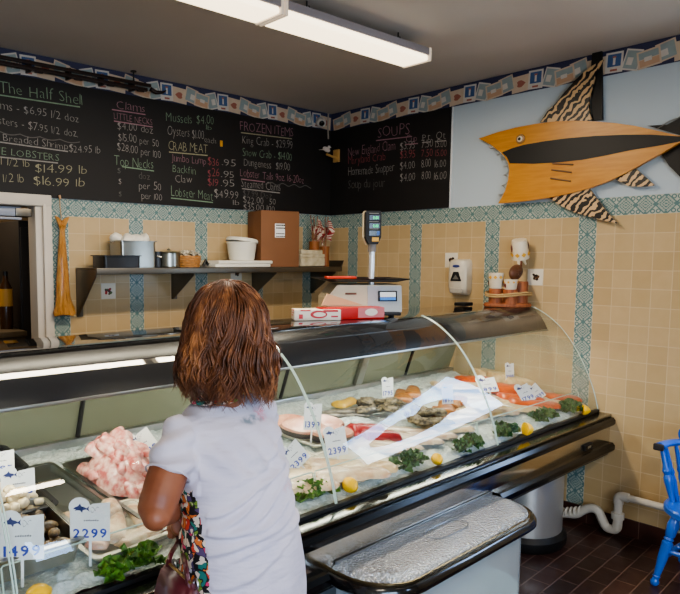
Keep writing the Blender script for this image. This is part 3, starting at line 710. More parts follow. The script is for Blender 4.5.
# pink heap
for i in range(26):
    a = rnd.uniform(0, 6.28); r_ = rnd.uniform(0, 1)**.6
    x = -.035+r_*.115*cos(a); y = .11+r_*.16*sin(a); z = .012+.125*(1-r_**1.6)
    if i == 0:
        pk = [fillet_mesh('pink_fish', .13, .055, .03, m_pink, s_, .45) for s_ in (7, 8, 9)]
    inst('fish_piece', pk[i % 3], in_tray(t5, x, y, z), slope_frame(0, -1.4+rnd.uniform(-.9, .9)) @ Matrix.Rotation(rnd.uniform(-.3, .5), 3, 'Y') @ Matrix.Rotation(rnd.uniform(-.4, .4), 3, 'X'), 'pink-veined raw fish piece in the tall heap left of the woman', 'fish', 'pink fish pieces in the heap', rnd.uniform(1.05, 1.45))
mound = MB(); mound.ell((0, 0, 0), (.125, .18, .12), 24, 12); mound.v = [lump_disp(p, 5, .012, 22) for p in mound.v]
for p in mound.v:
    if p.z < -.0: p.z = 0
o = mound.build('fish_fillet', m_pink); place(o, in_tray(t5, -.035, .11, .008), slope_frame(0, 0)); tag(o, 'big pink fish side lying under the heap of pink pieces', 'fish')
rb = fillet_mesh('pink_side', .30, .13, .03, m_pink, 12, .45, ridg=.002)
inst('fish_fillet', rb, in_tray(t5, -.04, -.07, .035), slope_frame(0, -1.65) @ Matrix.Rotation(.16, 3, 'Y'), 'long ridged pink fish side hanging down the front of the heap', 'fish')
fc = [fillet_mesh('cream_fillet', .26, .10, .022, m_cod, s_, .35) for s_ in (4, 6)]
for l_, x, y, a, q in (('cream fillet low in the tray below the pink heap', .02, -.17, -1.2, 0), ('cream fillet at the right of the tray beside the woman elbow', .10, -.10, -1.35, 1), ('cream fillet lowest in the tray by her purse strap', .08, -.24, -1.1, 0)):
    inst('fish_fillet', fc[q], in_tray(t5, x, y, .012+.012*q), slope_frame(0, a), l_, 'fish')

# --- right group.  (mesh, pixel, height, angle, label)
st = MB(); st.rings([[V((cos(a)*(.085+.012*sin(2*a+1))*e, sin(a)*.042*e, z)) for a in [2*pi*k/24 for k in range(24)]] for e, z in ((.93, 0), (1, .008), (1, .032), (.92, .042))])
for i, f in enumerate(st.f):
    if len(f) == 4 and i < 48 and i >= 0: st.mi[i] = 1
steak_me = st.mesh('fish_steak', [m_steak, m_skin], 50)
t7 = tray('white_tray', 'pale tray of fish steaks right of the woman behind the 2399 tag', .36, .26, .02, onice(318, 434, .006), .1, mat('tray_cream', (0, 0, 0)))
t8 = tray('white_tray', 'pale tray of cream fillets beside the woman hip behind the kale', .34, .30, .02, onice(300, 474, .006), .05, mat('tray_cream', (0, 0, 0)))
t9 = tray('white_tray', 'pale tray of flounder under the second 2399 tag behind the whole lemon', .34, .28, .02, onice(352, 466, .006), .05, mat('tray_cream', (0, 0, 0)))
for px, h, a, tl, l_ in (((292, 428), .045, -.9, .5, 'pink fish steak farthest left beside the woman back'), ((303, 432), .05, -.8, .5, 'pink fish steak second from the woman'), ((321, 428), .05, -.75, .5, 'pink fish steak third from the woman below the 1399 tag'), ((330, 438), .04, -.8, .4, 'pink fish steak at the right end of the row')):
    inst('fish_steak', steak_me, onice(*px, h), slope_frame(0, a) @ Matrix.Rotation(tl, 3, 'X'), l_, 'fish', None, 1.15)
flo = fillet_mesh('pale_fillet', .26, .10, .02, m_cod, 21, .3); flw = fillet_mesh('white_fillet_long', .28, .10, .022, m_white, 23, .4)
sal = fillet_mesh('salmon_side', .34, .13, .04, m_salm, 31, .35); sal2 = fillet_mesh('salmon_side', .26, .10, .026, m_salm, 33, .3)
smo = fillet_mesh('smoked_side', .22, .08, .026, m_smoke, 41, .5); tun = fillet_mesh('tuna_loin', .17, .08, .045, m_tuna, 44, .2)
yel = fillet_mesh('yellow_fillet', .16, .055, .03, m_corn, 46, .3); skn = fillet_mesh('skin_fillet', .26, .08, .024, [m_white, m_grey], 47, .4, True)
hal = fillet_mesh('thick_fillet', .24, .11, .05, m_cod, 51, .3)
for nm, me, px, h, a, l_ in [
 ('fish_fillet', flo, (290, 470), .02, -.7, 'cream fillet in the tray beside the woman hip, left one'), ('fish_fillet', flo, (305, 476), .028, -.6, 'cream fillet in the tray beside the woman hip, right one'), ('fish_fillet', flw, (298, 486), .034, -.5, 'cream fillet nearest the glass beside the woman hip'),
 ('fish_fillet', flw, (345, 466), .022, -.6, 'flounder fillet in the tray under the second 2399 tag, left one'), ('fish_fillet', flo, (362, 467), .026, -.5, 'flounder fillet in the tray under the second 2399 tag, right one'), ('fish_fillet', flw, (352, 474), .034, -.55, 'flounder fillet nearest the lemon'),
 ('tuna_loin', tun, (348, 436), .02, .2, 'red tuna loin behind the second 2399 tag'), ('tuna_loin', tun, (381, 440), .02, -.5, 'red tuna loin in the blue reflection left of the middle'), 
 ('fish_fillet', yel, (345, 404), .03, .25, 'bright yellow fillet block on the ice by the back row'),
 ('fish_fillet', skn, (398, 437), .02, -.8, 'silver-skinned fillet left of the oysters'), ('fish_fillet', skn, (408, 432), .028, -.75, 'silver-skinned fillet touching the oysters'), ('fish_fillet', skn, (390, 446), .015, -.8, 'silver-skinned fillet nearest the glass'),
 ('smoked_fish', smo, (445, 408), .04, .55, 'brown smoked fish side under the 1899 tag'), ('smoked_fish', smo, (437, 414), .03, .5, 'brown smoked fish side beside the oysters'), ('smoked_fish', smo, (412, 392), .03, .5, 'brown smoked fish side right of the 1795 tag at the back'), ('smoked_fish', smo, (402, 396), .03, .6, 'brown smoked fish side in front of the 1795 tag'),
 ('fish_fillet', flw, (470, 402), .02, -.5, 'white fillet in the middle of the blue reflection'), ('fish_fillet', flw, (462, 418), .02, -.4, 'white fillet behind the kale at the case middle'), ('fish_fillet', flo, (478, 412), .02, -.6, 'cream fillet left of the second glass seam'), ('fish_fillet', flo, (455, 386), .03, -.5, 'pale fillet at the back edge behind the blue reflection'), ('fish_fillet', flw, (472, 386), .03, -.6, 'white fillet left of the second glass seam at the back'),
 ('salmon_side', sal2, (478, 380), .03, -.3, 'orange salmon piece at the back behind the white card'), ('salmon_side', sal, (512, 391), .03, -.72, 'thick orange salmon side in the middle of the right pane'), ('salmon_side', sal2, (534, 404), .03, -.75, 'orange salmon piece under the 1799 tag'), ('salmon_side', sal2, (556, 398), .03, -.75, 'orange salmon piece nearest the right wall'),
 ('fish_fillet', flo, (506, 402), .02, -.72, 'cream fillet in front of the thick salmon side'), ('fish_fillet', flo, (518, 408), .018, -.72, 'cream fillet behind the right lemon'), ('fish_fillet', flw, (545, 397), .032, -.75, 'cream fillet between two salmon pieces'),
 ('fish_fillet', hal, (492, 376), .03, -.3, 'thick cream fillet at the back left of the 2099 tag'), ('fish_fillet', hal, (508, 380), .04, -.5, 'thick cream fillet under the 2099 tag'), ('fish_fillet', hal, (524, 385), .03, -.6, 'thick cream fillet at the back right of the 2099 tag'),
 ('fish_fillet', flw, (492, 412), .015, -.6, 'pinkish white fillet by the seam behind the dark kale')]:
    inst(nm, me, onice(*px, h), slope_frame(0, a) @ Matrix.Diagonal((1.12, 1.5, 1.0)), l_, 'fish', None, 1.1)
for nm, me, px, h, a, l_ in [
 ('smoked_fish', smo, (452, 403), .035, .35, 'brown smoked fish side at the right of the smoked pile'), ('smoked_fish', smo, (460, 400), .03, .2, 'brown smoked fish tail piece furthest right in the smoked pile'),
 ('fish_fillet', skn, (415, 441), .02, -.7, 'silver-skinned fillet in front of the oyster heap'), ('fish_fillet', skn, (376, 448), .015, -.9, 'silver-skinned fillet left of the dark kale at the front'), ('fish_fillet', skn, (430, 436), .02, -.6, 'silver-skinned fillet right of the oyster heap front'),
 ('tuna_loin', tun, (366, 433), .03, -.3, 'red tuna loin in the middle of the three red loins'), ('fish_fillet', flo, (448, 428), .015, -.5, 'cream fillet right of the oysters behind the second lemon'), ('fish_fillet', flw, (330, 478), .016, -.6, 'white fillet between the two front trays right of the woman'),
 ('fish_fillet', flo, (478, 398), .03, -.6, 'cream fillet beside the seam in the upper blue reflection'), ('salmon_side', sal2, (521, 399), .035, -.72, 'orange salmon piece between the thick side and the 1799 tag'), ('fish_fillet', flw, (532, 392), .03, -.72, 'pale fillet between the thick salmon side and the right wall'), ('fish_fillet', flo, (562, 404), .022, -.75, 'cream fillet behind the last kale sprig')]:
    inst(nm, me, onice(*px, h), slope_frame(0, a) @ Matrix.Diagonal((1.05, 1.35, 1.0)), l_, 'fish', None, 1.08)
# whole dark fish
wf_ = MB(); rings = []
for i in range(21):
    t = i/20; x = (t-.5)*.34; e = max(.05, sin(pi*min(1, .06+t*.92))**.75*(1-.25*t))
    rings.append([V((x, cos(a)*.022*e, sin(a)*.042*e)) for a in [2*pi*k/14 for k in range(14)]])
wf_.rings(rings); wf_.prism([V((.15, -.001, 0)), V((.21, -.001, .045)), V((.19, -.001, 0)), V((.21, -.001, -.045))], (0, .003, 0)); wf_.prism([V((-.04, -.001, .038)), V((.05, -.001, .062)), V((.07, -.001, .03))], (0, .003, 0))
whole = wf_.mesh('whole_fish', m_grey, 50)
for px, a, l_ in (((340, 416), -.5, 'whole dark fish nearest the 1399 tag'), ((352, 412), -.45, 'whole dark fish in the middle of three'), ((366, 410), -.45, 'whole dark fish touching the oysters at the back')):
    inst('whole_fish', whole, onice(*px, .035), slope_frame(0, a) @ Matrix.Rotation(pi/2-.3, 3, 'X'), l_, 'fish')
# oysters
oy = MB(); rings = []
for e, z in ((.05, -.012), (.6, -.010), (.95, -.002), (1, .003), (.85, .010), (.5, .016), (.05, .017)):
    rings.append([V((cos(a)*.056*e*(1+.12*cos(a)+.10*mnoise.noise(V((cos(a)*3, sin(a)*3, e*2)))), sin(a)*.036*e*(1+.14*mnoise.noise(V((cos(a)*4, sin(a)*4, 5)))), z+.004*mnoise.noise(V((cos(a)*5, sin(a)*5, e*6))))) for a in [2*pi*k/20 for k in range(20)]])
oy.rings(rings); oy.v = [p*(1+.22*mnoise.noise(p*60)+.15*mnoise.noise(p*140)) for p in oy.v]; oy_me = oy.mesh('oyster', m_shell, 60)
for i in range(14):
    px = (372+rnd.uniform(-12, 26), 404+rnd.uniform(-5, 7))
    inst('oyster', oy_me, onice(*px, .03+.02*(i % 3)), slope_frame(0, rnd.uniform(0, 6)) @ Matrix.Rotation(rnd.uniform(-.6, .6), 3, 'X'), 'rough grey-brown oyster in the heap at the back below the 1795 tag', 'oyster', 'oysters in the back heap')
for i in range(16):
    px = (424+rnd.uniform(-16, 18), 417+rnd.uniform(-7, 9))
    inst('oyster', oy_me, onice(*px, .03+.022*(i % 3)), slope_frame(0, rnd.uniform(0, 6)) @ Matrix.Rotation(rnd.uniform(-.6, .6), 3, 'X'), 'rough grey-brown oyster in the heap framed by the blue reflection', 'oyster', 'oysters in the middle heap')
# white shell-ice mound between steaks and whole fish
mo = MB(); mo.grid(lambda i, j: V(((i-.5)*.30, (j-.5)*.16, .055*max(0, (1-(2*i-1)**2)*(1-(2*j-1)**2))**.7 + .005*mnoise.noise(V((i*26, j*14, 1))))), 40, 24)
o = mo.build('ice_mound', m_ice, None, 30); place(o, onice(352, 428, .006), slope_frame(0, -.35)); tag(o, 'heap of crushed ice between the fish steaks and the whole fish', 'ice', kind='stuff')

# kale and lemons
m_kale = mat('kale', (70, 116, 58), .5, rgb2=(32, 72, 40), vs=40, bump=.3, bs=60)
m_kale_b = mat('bright_kale', (104, 148, 48), .5, rgb2=(50, 96, 30), vs=40, bump=.3, bs=60)
def kale(px, L, W, label, m, seed, h=.0, ang=0.1):
    rnd = random.Random(seed); mb = MB()
    for q in range(30):
        cx = rnd.uniform(-.5, .5); cy = rnd.uniform(-.5, .5); r0 = rnd.uniform(.026, .044); dirn = rnd.uniform(0, 2*pi); lift = rnd.uniform(.5, 1.35); ph = rnd.uniform(0, 6)
        o_ = V((cx*L, cy*W, .006 + .028*(1-abs(2*cx))*(rnd.random())))
        M_ = Matrix.Rotation(dirn, 3, 'Z') @ Matrix.Rotation(-lift, 3, 'Y')
        def fn(i, j):
            a = (i-.5)*2.4; r_ = r0*(.15+.95*j); w = .30*r0*j*sin(a*9+ph) 
            return o_ + M_ @ V((cos(a)*r_, sin(a)*r_, w))
        mb.grid(fn, 14, 3)
    for q in range(3): mb.tube([(-L*.5, (q-1)*.01, .008), (0, (q-1)*.015, .02), (L*.4, (q-1)*.02, .02)], .004, 6)
    o = mb.build('kale_sprig', m, None, 180); place(o, onice(*px, h), slope_frame(0, ang)); return tag(o, label, 'kale')
kale((136, 568), .19, .06, 'bright green kale sprig on the ice left of the woman purse', m_kale_b, 1)
kale((312, 497), .17, .06, 'bright green kale sprig beside the woman hip at the first glass seam', m_kale_b, 2)
kale((408, 465), .19, .07, 'dark kale sprig between the whole lemon and the second lemon', m_kale, 3)
kale((468, 448), .20, .06, 'dark kale sprig just left of the second glass seam', m_kale, 4)
kale((504, 434), .17, .06, 'dark kale sprig just right of the second glass seam', m_kale, 5)
kale((544, 419), .19, .07, 'dark kale sprig right of the half lemon', m_kale, 6)
kale((570, 410), .21, .08, 'dark kale sprig nearest the right wall', m_kale, 7)
m_lem = mat('lemon_peel', (252, 194, 0), .4, var=.08, vs=30, bump=.2, bs=160, bd=.002)
def lemon(px, label, half=False, ang=.4, sc=1):
    n = 20; pr = [(.001, -.042), (.006, -.041), (.012, -.036), (.022, -.026), (.029, -.012), (.031, 0), (.029, .012), (.022, .026), (.012, .036), (.007, .042), (.001, .044)]
    if half: pr = [p for p in pr if p[1] <= 0] + [(.001, .0005)]
    mb = MB(); mb.lathe(pr, n=n, axis='x'); o = mb.build('lemon', m_lem, None, 60); o.matrix_basis = Matrix.Translation(onice(*px, .026*sc)) @ slope_frame(0, ang).to_4x4() @ Matrix.Scale(sc, 4)
    return tag(o, label, 'lemon')
lemon((38, 596), 'yellow lemon at the bottom left under the clam pan', ang=.3)
lemon((350, 485), 'whole yellow lemon next to the first kale sprig right of the woman', ang=1.2)
lemon((437, 459), 'small yellow lemon between two dark kale sprigs left of the second seam', ang=.9, sc=.85)
lemon((525, 429), 'yellow lemon half lying between two kale sprigs in the right pane', True, ang=2.6, sc=1.15)
lemon((583, 410), 'yellow lemon piece at the end by the right wall', True, ang=2.2)

# price tags
m_card = mat('tag_white', (238, 238, 236), .35); m_blue = mat('tag_blue', (34, 66, 168), .5); m_navyink = mat('tag_navy', (30, 44, 104), .5); m_ink = mat('tag_ink', (90, 92, 100), .6)
FISH = [(-1, .05), (-.75, .28), (-.4, .42), (-.15, .75), (0, .40), (.4, .28), (.62, .12), (.95, .42), (.86, .05), (1, -.3), (.6, -.02), (.2, -.12), (.1, -.45), (-.12, -.15), (-.55, -.12), (-.8, -.2), (-.62, .0)]
def price_tag(px, h, txt, label, w=.10, hh=.115, yaw=0., tilt=-.35, roll=0., blank=False):
    p = onice(*px, h); o = thing('price_tag', label, 'price tag', p)
    o.matrix_basis = Matrix.Translation(p) @ (Matrix.Rotation(CA+yaw, 3, 'Z') @ Matrix.Rotation(tilt, 3, 'X') @ Matrix.Rotation(roll, 3, 'Y')).to_4x4()
    poly = [(-w/2, 0), (w/2, 0), (w/2, hh*.97), (w*.06, hh*.93)]
    for k in range(9): a = .15+ (pi*1.12)*k/8; poly.append((-w*.27+cos(a)*w*.27, hh*.86+sin(a)*w*.24))
    b = MB(); b.prism([V((x, .0, z)) for x, z in poly], (0, .0018, 0)); b.build('card', m_card, o, 0)
    e = MB(); e.face([V((-w*.22+x*w*.21, -.0007, hh*.80+z*w*.2)) for x, z in FISH]); e.build('fish_emblem', m_navyink, o, 0)
    g = MB(); letters(g, txt, V((-w*.42, -.0008, hh*.09)), V((1, 0, 0)), V((0, 0, 1)), w*.84, hh*.22, off=.022, gap=.14); g.build('price', m_blue, o, 0)
    s_ = MB()
    for k in range(7): s_.face([V((-w*.16+k*w*.055, -.0006, hh*.50)), V((-w*.16+k*w*.055+w*.04, -.0006, hh*.50)), V((-w*.16+k*w*.055+w*.045, -.0006, hh*.53+.001*(k % 3))), V((-w*.16+k*w*.055+.001, -.0006, hh*.53))])
    pts = [V((w*.12+.10*w*cos(t), -.0006, hh*.78+.07*hh*sin(2*t))) for t in [.4+4.6*i/14 for i in range(15)]]
    for a, c in zip(pts, pts[1:]): s_.face([a, c, c+V((0, 0, .0012)), a+V((.0008, 0, .0012))])
    s_.build('writing', m_ink, o, 0)
    k_ = MB(); k_.box((0, .004, -.03), (.008, .0025, .09), .001); k_.build('pick', m_card, o)
    return o
VY = -.64  # towards the camera
price_tag((1, 473), .09, '1695', 'white price tag cut off at the left edge of the photo', .09, .08, -.35)
price_tag((19, 500), .085, '1899', 'white 1899 price tag standing in the scallop heap', .105, .10, -.30)
price_tag((22, 560), .09, '1499', 'white 1499 price tag standing in the pan of clams', .115, .125, -.62, -.1)
price_tag((90, 541), .085, '2299', 'white 2299 price tag on the white fillets in the pale tray', .115, .115, -.70, -.1)
price_tag((150, 456), .10, '2799', 'white 2799 price tag leaning behind the pink fish heap', .11, .11, -.5, -.6, -.55)
price_tag((312, 430), .085, '1399', 'white 1399 price tag at the fish steaks by the first glass seam', .085, .125, -.4, -.15, .12)
price_tag((302, 465), .05, '2399', 'white 2399 price tag half hidden by the woman side', .11, .10, -.3, -.5, -.55)
price_tag((338, 456), .05, '2399', 'white 2399 price tag standing in the flounder tray', .095, .125, -.55, -.15, -.12)
price_tag((388, 397), .05, '1795', 'white 1795 price tag at the back below a steel post', .075, .115, -.35, -.1)
price_tag((448, 404), .06, '1899', 'white 1899 price tag inside the blue reflection', .075, .115, -.35, -.1)
price_tag((490, 392), .05, '1899', 'white 1899 price tag at the second glass seam', .13, .10, -.5, -.6, -.05)
price_tag((510, 380), .06, '2099', 'white 2099 price tag highest at the back of the right pane', .075, .115, -.3, -.1, .02)
price_tag((530, 401), .05, '1799', 'white 1799 price tag on the salmon in the right pane', .11, .11, -.35, -.6, -.2)
price_tag((542, 398), .05, '1599', 'white price tag half behind the 1799 tag nearest the right wall', .10, .10, -.3, -.7, -.35)
pc = MB(); pc.grid(lambda i, j: V(((i-.5)*.20, (j-.5)*.17, .03*sin(i*2.6)+.012*cos(j*4))), 10, 8); o = pc.build('paper_sheet', m_card, None, 60); place(o, onice(492, 408, .05), slope_frame(0, -.6)); tag(o, 'loose white paper sheet on the fillets right of the second glass seam', 'paper')
# ================================================================ STEEL WALL SHELF AND WHAT STANDS ON IT
SZ = 1.590
sh = thing('wall_shelf', 'long stainless steel wall shelf on angled brackets under the chalkboard', 'shelf', (-1.28, -.16, SZ-.05))
b = MB(); b.bx((-2.335, -.31, SZ-.006), (-.17, -.001, SZ), .002); b.bx((-2.335, -.312, SZ-.040), (-.17, -.300, SZ), .003); b.bx((-2.20, -.008, SZ), (-.17, -.001, SZ+.04), .002)
b.prism([V((-.185, -.31, SZ)), V((-.17, -.31, SZ)), V((-.15, -.31, SZ+.05)), V((-.155, -.31, SZ+.05))], (0, .3, 0)); b.build('shelf_board', m_steel_d, sh, world=True)
for x, d in ((-2.322, .25), (-1.60, .16), (-.86, .16), (-.22, .16)):
    b = MB(); b.prism([V((x-.012, -.005, SZ-.01)), V((x-.012, -.295, SZ-.01)), V((x-.012, -.295, SZ-.05)), V((x-.012, -.02, SZ-.07-d)), V((x-.012, -.005, SZ-.07-d))], (.006, 0, 0)); b.bx((x-.012, -.012, SZ-.07-d), (x+.03, -.001, SZ-.01)); b.build('bracket', m_steel_d, sh, world=True, smooth=0)
m_crumple = mat('paper_white', (232, 226, 212), .7, var=.1, vs=30, bump=.5, bs=30)
def pan_on_shelf(name, label, x0, x1, y, d, h, m, cat, rimw=.012, z=SZ, taper=.9):
    o = thing(name, label, cat, ((x0+x1)/2, y, z)); w = x1-x0
    def rect(w_, d_, z_, r=.018): return [V((sx*(w_/2-r)+cos(a)*r, sy*(d_/2-r)+sin(a)*r, z_)) for sx, sy, a0 in ((1, 1, 0), (-1, 1, pi/2), (-1, -1, pi), (1, -1, 1.5*pi)) for a in [a0+pi/2*k/4 for k in range(5)]]
    b = MB(); b.rings([rect(w*taper, d*taper, 0), rect(w-2*rimw, d-2*rimw, h-.004), rect(w-2*rimw-.006, d-2*rimw-.006, h-.004), rect(w*taper-.008, d*taper-.008, .004)]); b.build('basin', m, o, 50)
    r = MB(); r.rings([rect(w-2*rimw-.004, d-2*rimw-.004, h-.006), rect(w, d, h-.005, .022), rect(w, d, h, .022), rect(w-2*rimw-.004, d-2*rimw-.004, h), rect(w-2*rimw-.004, d-2*rimw-.004, h-.006)], cap=False); r.build('rim', m, o, 50)
    return o
pan_on_shelf('black_tray', 'shallow black roasting tray at the left end of the steel shelf', -2.28, -2.0, -.19, .20, .080, m_panb, 'tray')
sp = pan_on_shelf('steam_pan', 'tall stainless steam pan with crumpled white paper on the steel shelf', -2.13, -1.85, -.13, .20, .175, m_pan, 'pan')
rnd = random.Random(2)
cr = MB()
for k in range(5):
    e = MB(); e.ell((0, 0, 0), (.05, .04, .035), 14, 9); e.v = [lump_disp(p, k*3, .018, 30) for p in e.v]; e.xf(Matrix.Translation((-2.09+k*.045, -.14+rnd.uniform(-.03, .03), SZ+.178+rnd.uniform(0, .015)))); cr.add(e.v, e.f)
o = cr.build('crumpled_paper', m_crumple, None, 180); tag(centre_origin(o), 'crumpled white paper filling the top of the stainless steam pan', 'paper')
bp = thing('black_tub', 'black tub between the steam pan and the small saucepan', 'tub', (-1.80, -.13, SZ)); b = MB(); b.lathe([(.06, 0), (.066, .10), (.072, .10), (.072, .108), (.060, .108), (.055, .006)], n=24); b.build('tub_body', m_panb, bp)
pt = thing('saucepan', 'small stainless saucepan with side ring handles on the steel shelf', 'saucepan', (-1.735, -.17, SZ))
b = MB(); b.lathe([(.001, 0), (.070, 0), (.078, .008), (.078, .098), (.072, .10), (.072, .012), (.001, .012)], n=28); b.build('pot_body', m_pan, pt)
b = MB(); b.lathe([(.082, .096), (.084, .102), (.07, .108), (.02, .114), (.001, .115)], n=28); b.build('lid', m_pan, pt)
for s_ in (-1, 1):
    b = MB(); b.tube([(s_*.076, -.03, .07), (s_*.10, -.02, .075), (s_*.10, .02, .075), (s_*.076, .03, .07)], .005, 8); b.build('handle', m_pan, pt)
b = MB(); b.lathe([(.001, 0), (.012, .002), (.014, .008), (.008, .014), (.001, .016)], c=(0, 0, .115), n=14); b.build('lid_knob', m_pan, pt)
m_wick = mat('wicker', (176, 124, 70), .6, var=.35, vs=70, bump=.6, bs=120)
bk = thing('bread_basket', 'small tan basket lined with a pale cloth next to the saucepan', 'basket', (-1.585, -.17, SZ))
b = MB(); 
for k in range(7): 
    z = .006+k*.0115; r = .080+.012*sin(k/6*1.5); b.tube([(cos(t)*r, sin(t)*r, z+.002*sin(8*t+k*pi)) for t in [2*pi*q/32 for q in range(33)]], .0068, 6, cap=False)
b.lathe([(.001, .002), (.078, .002), (.078, .006), (.001, .006)], n=24); b.build('basket_body', m_wick, bk)
b = MB(); b.grid(lambda i, j: V((cos(2*pi*i)*.088*j*(1+.05*sin(7*2*pi*i)), sin(2*pi*i)*.088*j*(1+.05*sin(7*2*pi*i)), .085+.035*(1-j*j)+.012*sin(9*2*pi*i+j*6)*j)), 48, 8); b.build('lining', mat('cloth_pale', (226, 216, 192), .8, rgb2=(110, 104, 92), vs=40), bk, 180)
lad = MB(); lad.tube([(-1.47, -.2, SZ+.012), (-1.45, -.2, SZ+.05), (-1.43, -.2, SZ+.02), (-1.40, -.2, SZ+.011)], .011, 8); o = lad.build('cable_coil', m_gask, None); tag(centre_origin(o), 'short black cable end between the basket and the white boards', 'cable')
m_plw = mat('plastic_white', (230, 226, 212), .4, var=.04)
for k, (x0, x1, l_) in enumerate(((-1.43, -.92, 'white cutting board at the bottom of the stack on the steel shelf'), (-1.40, -.90, 'white cutting board on top, under the white bucket'))):
    b = MB(); b.bx((x0, -.29, SZ+.001+k*.024), (x1, -.04, SZ+.024+k*.024), .007); o = b.build('cutting_board', m_plw, None); tag(centre_origin(o), l_, 'cutting board')
bu = thing('white_bucket', 'white plastic bucket with a tilted lid on the cutting boards', 'bucket', (-1.10, -.165, SZ+.049))
b = MB(); b.lathe([(.001, 0), (.090, 0), (.096, .01), (.112, .125), (.116, .125), (.116, .137), (.108, .137), (.09, .012), (.001, .012)], n=36); b.build('bucket_body', m_plw, bu)
b = MB(); b.lathe([(.001, .012), (.112, .012), (.120, .006), (.122, -.014), (.117, -.014), (.115, 0), (.001, .002)], c=(.004, 0, .150), n=36, rot=Matrix.Rotation(.12, 3, 'Y')); b.build('lid', m_plw, bu)
m_card_b = mat('cardboard', (132, 90, 60), .75, var=.08, vs=6)
cbx = thing('cardboard_box', 'tall brown cardboard box with a white label on the steel shelf', 'box', (-.785, -.16, SZ), -.22)
bw_, bd_, bh = .33, .23, .42
b = MB(); b.box((0, 0, bh/2), (bw_, bd_, bh), .004); b.build('carton', m_card_b, cbx)
for s_ in (-1, 1):
    b = MB(); b.box((0, s_*bd_/4, bh+.002), (bw_-.004, bd_/2-.006, .004), .001); b.build('top_flap', m_card_b, cbx)
b = MB(); b.m(0).box((-.005, -bd_/2-.001, .275), (.085, .002, .105)); b.m(1)
rnd = random.Random(4)
for r_ in range(5):
    x = -.04
    while x < .03:
        w_ = rnd.uniform(.006, .016); 
        if r_ not in (2,): b.box((x+w_/2, -bd_/2-.0024, .315-r_*.021), (w_*.8, .001, .010 if r_ in (0, 1) else .007))
        x += w_
b.build('label', [m_card, mat('print_black', (50, 48, 46), .7)], cbx, 0)
m_bag = mat('plastic_bag', (214, 204, 178), .35, rgb2=(186, 172, 140), vs=18, bump=.6, bs=26)
for k, (w_, d_, hh_, z, l_) in enumerate(((.26, .20, .07, 0, 'printed pale packet at the bottom of the pile right of the cardboard box'), (.27, .19, .03, .068, 'folded pale bag in the middle of the pile right of the cardboard box'), (.24, .17, .035, .096, 'clear crumpled plastic bag on top of the pile right of the cardboard box'))):
    e = MB(); e.box((0, 0, hh_/2), (w_, d_, hh_), .012, None, 3)
    bm = bmesh.new(); me_ = e.mesh('t', m_bag, 0); bm.from_mesh(me_); bmesh.ops.subdivide_edges(bm, edges=bm.edges[:], cuts=3, use_grid_fill=True)
    for v in bm.verts: v.co += V((.6, .6, .5 if v.co.z > hh_*.4 else 0))*.016*mnoise.noise(v.co*24+V((k*7, 0, 0)))
    bm.to_mesh(me_); bm.free(); o = bpy.data.objects.new('packet', me_); COL.objects.link(o); o.location = (-.455, -.17, SZ+z+.003); me_.shade_smooth(); tag(o, l_, 'packet')
m_wood = mat('turned_wood', (164, 104, 56), .5, rgb2=(130, 76, 40), vs=10, stretch=(8, 8, 1))
m_stripe = N('flag_stripes'); sp_ = m_stripe.new('ShaderNodeSeparateXYZ'); m_stripe.put(sp_.inputs[0], m_stripe.coord('UV'))
_w = m_stripe.new('ShaderNodeTexWave'); _w.wave_type = 'BANDS'; _w.bands_direction = 'DIAGONAL'; m_stripe.put(_w.inputs[0], m_stripe.coord()); _w.inputs['Scale'].default_value = 22; _w.inputs['Distortion'].default_value = 2.5
m_flag = m_stripe.bsdf(m_stripe.mix(m_stripe.math('GREATER_THAN', _w.outputs[1], .5), srgb(150, 48, 48), srgb(206, 190, 174)), .8)
for x, z1, r, l_ in ((-.335, .205, .042, 'taller wooden canister of small striped flags on the shelf, left of the pair'), (-.255, .165, .040, 'shorter wooden canister of small striped flags at the right end of the shelf')):
    o = thing('flag_canister', l_, 'canister', (x, -.15 if x < -.3 else -.19, SZ))
    b = MB(); b.lathe([(.001, 0), (r, 0), (r*1.02, .01), (r, .02), (r, z1-.015), (r*1.05, z1-.01), (r*1.03, z1), (r*.85, z1), (r*.85, z1-.03), (.001, z1-.03)], n=24); b.build('wooden_canister', m_wood, o)
    rnd = random.Random(int(-x*1000))
    for k in range(4):
        a = k*1.6+rnd.random(); tx, ty = cos(a)*.05, sin(a)*.035; z2 = .36+rnd.uniform(-.02, .05)
        b = MB(); b.tube([(tx*.2, ty*.2, z1-.02), (tx*.8, ty*.8, z2+.02)], .003, 6); st_ = b.build('flag_stick', m_wood, o)
        f = MB(); f.grid(lambda i, j: V((tx*.8*(1-.35*j)+.035*i*cos(a*2)+.010*sin(j*9+i*4), ty*.8*(1-.3*j)-.03*i+.01*cos(j*7), z2-.15*j-.03*i)), 6, 12); f.build('flag', m_flag, st_, 180)

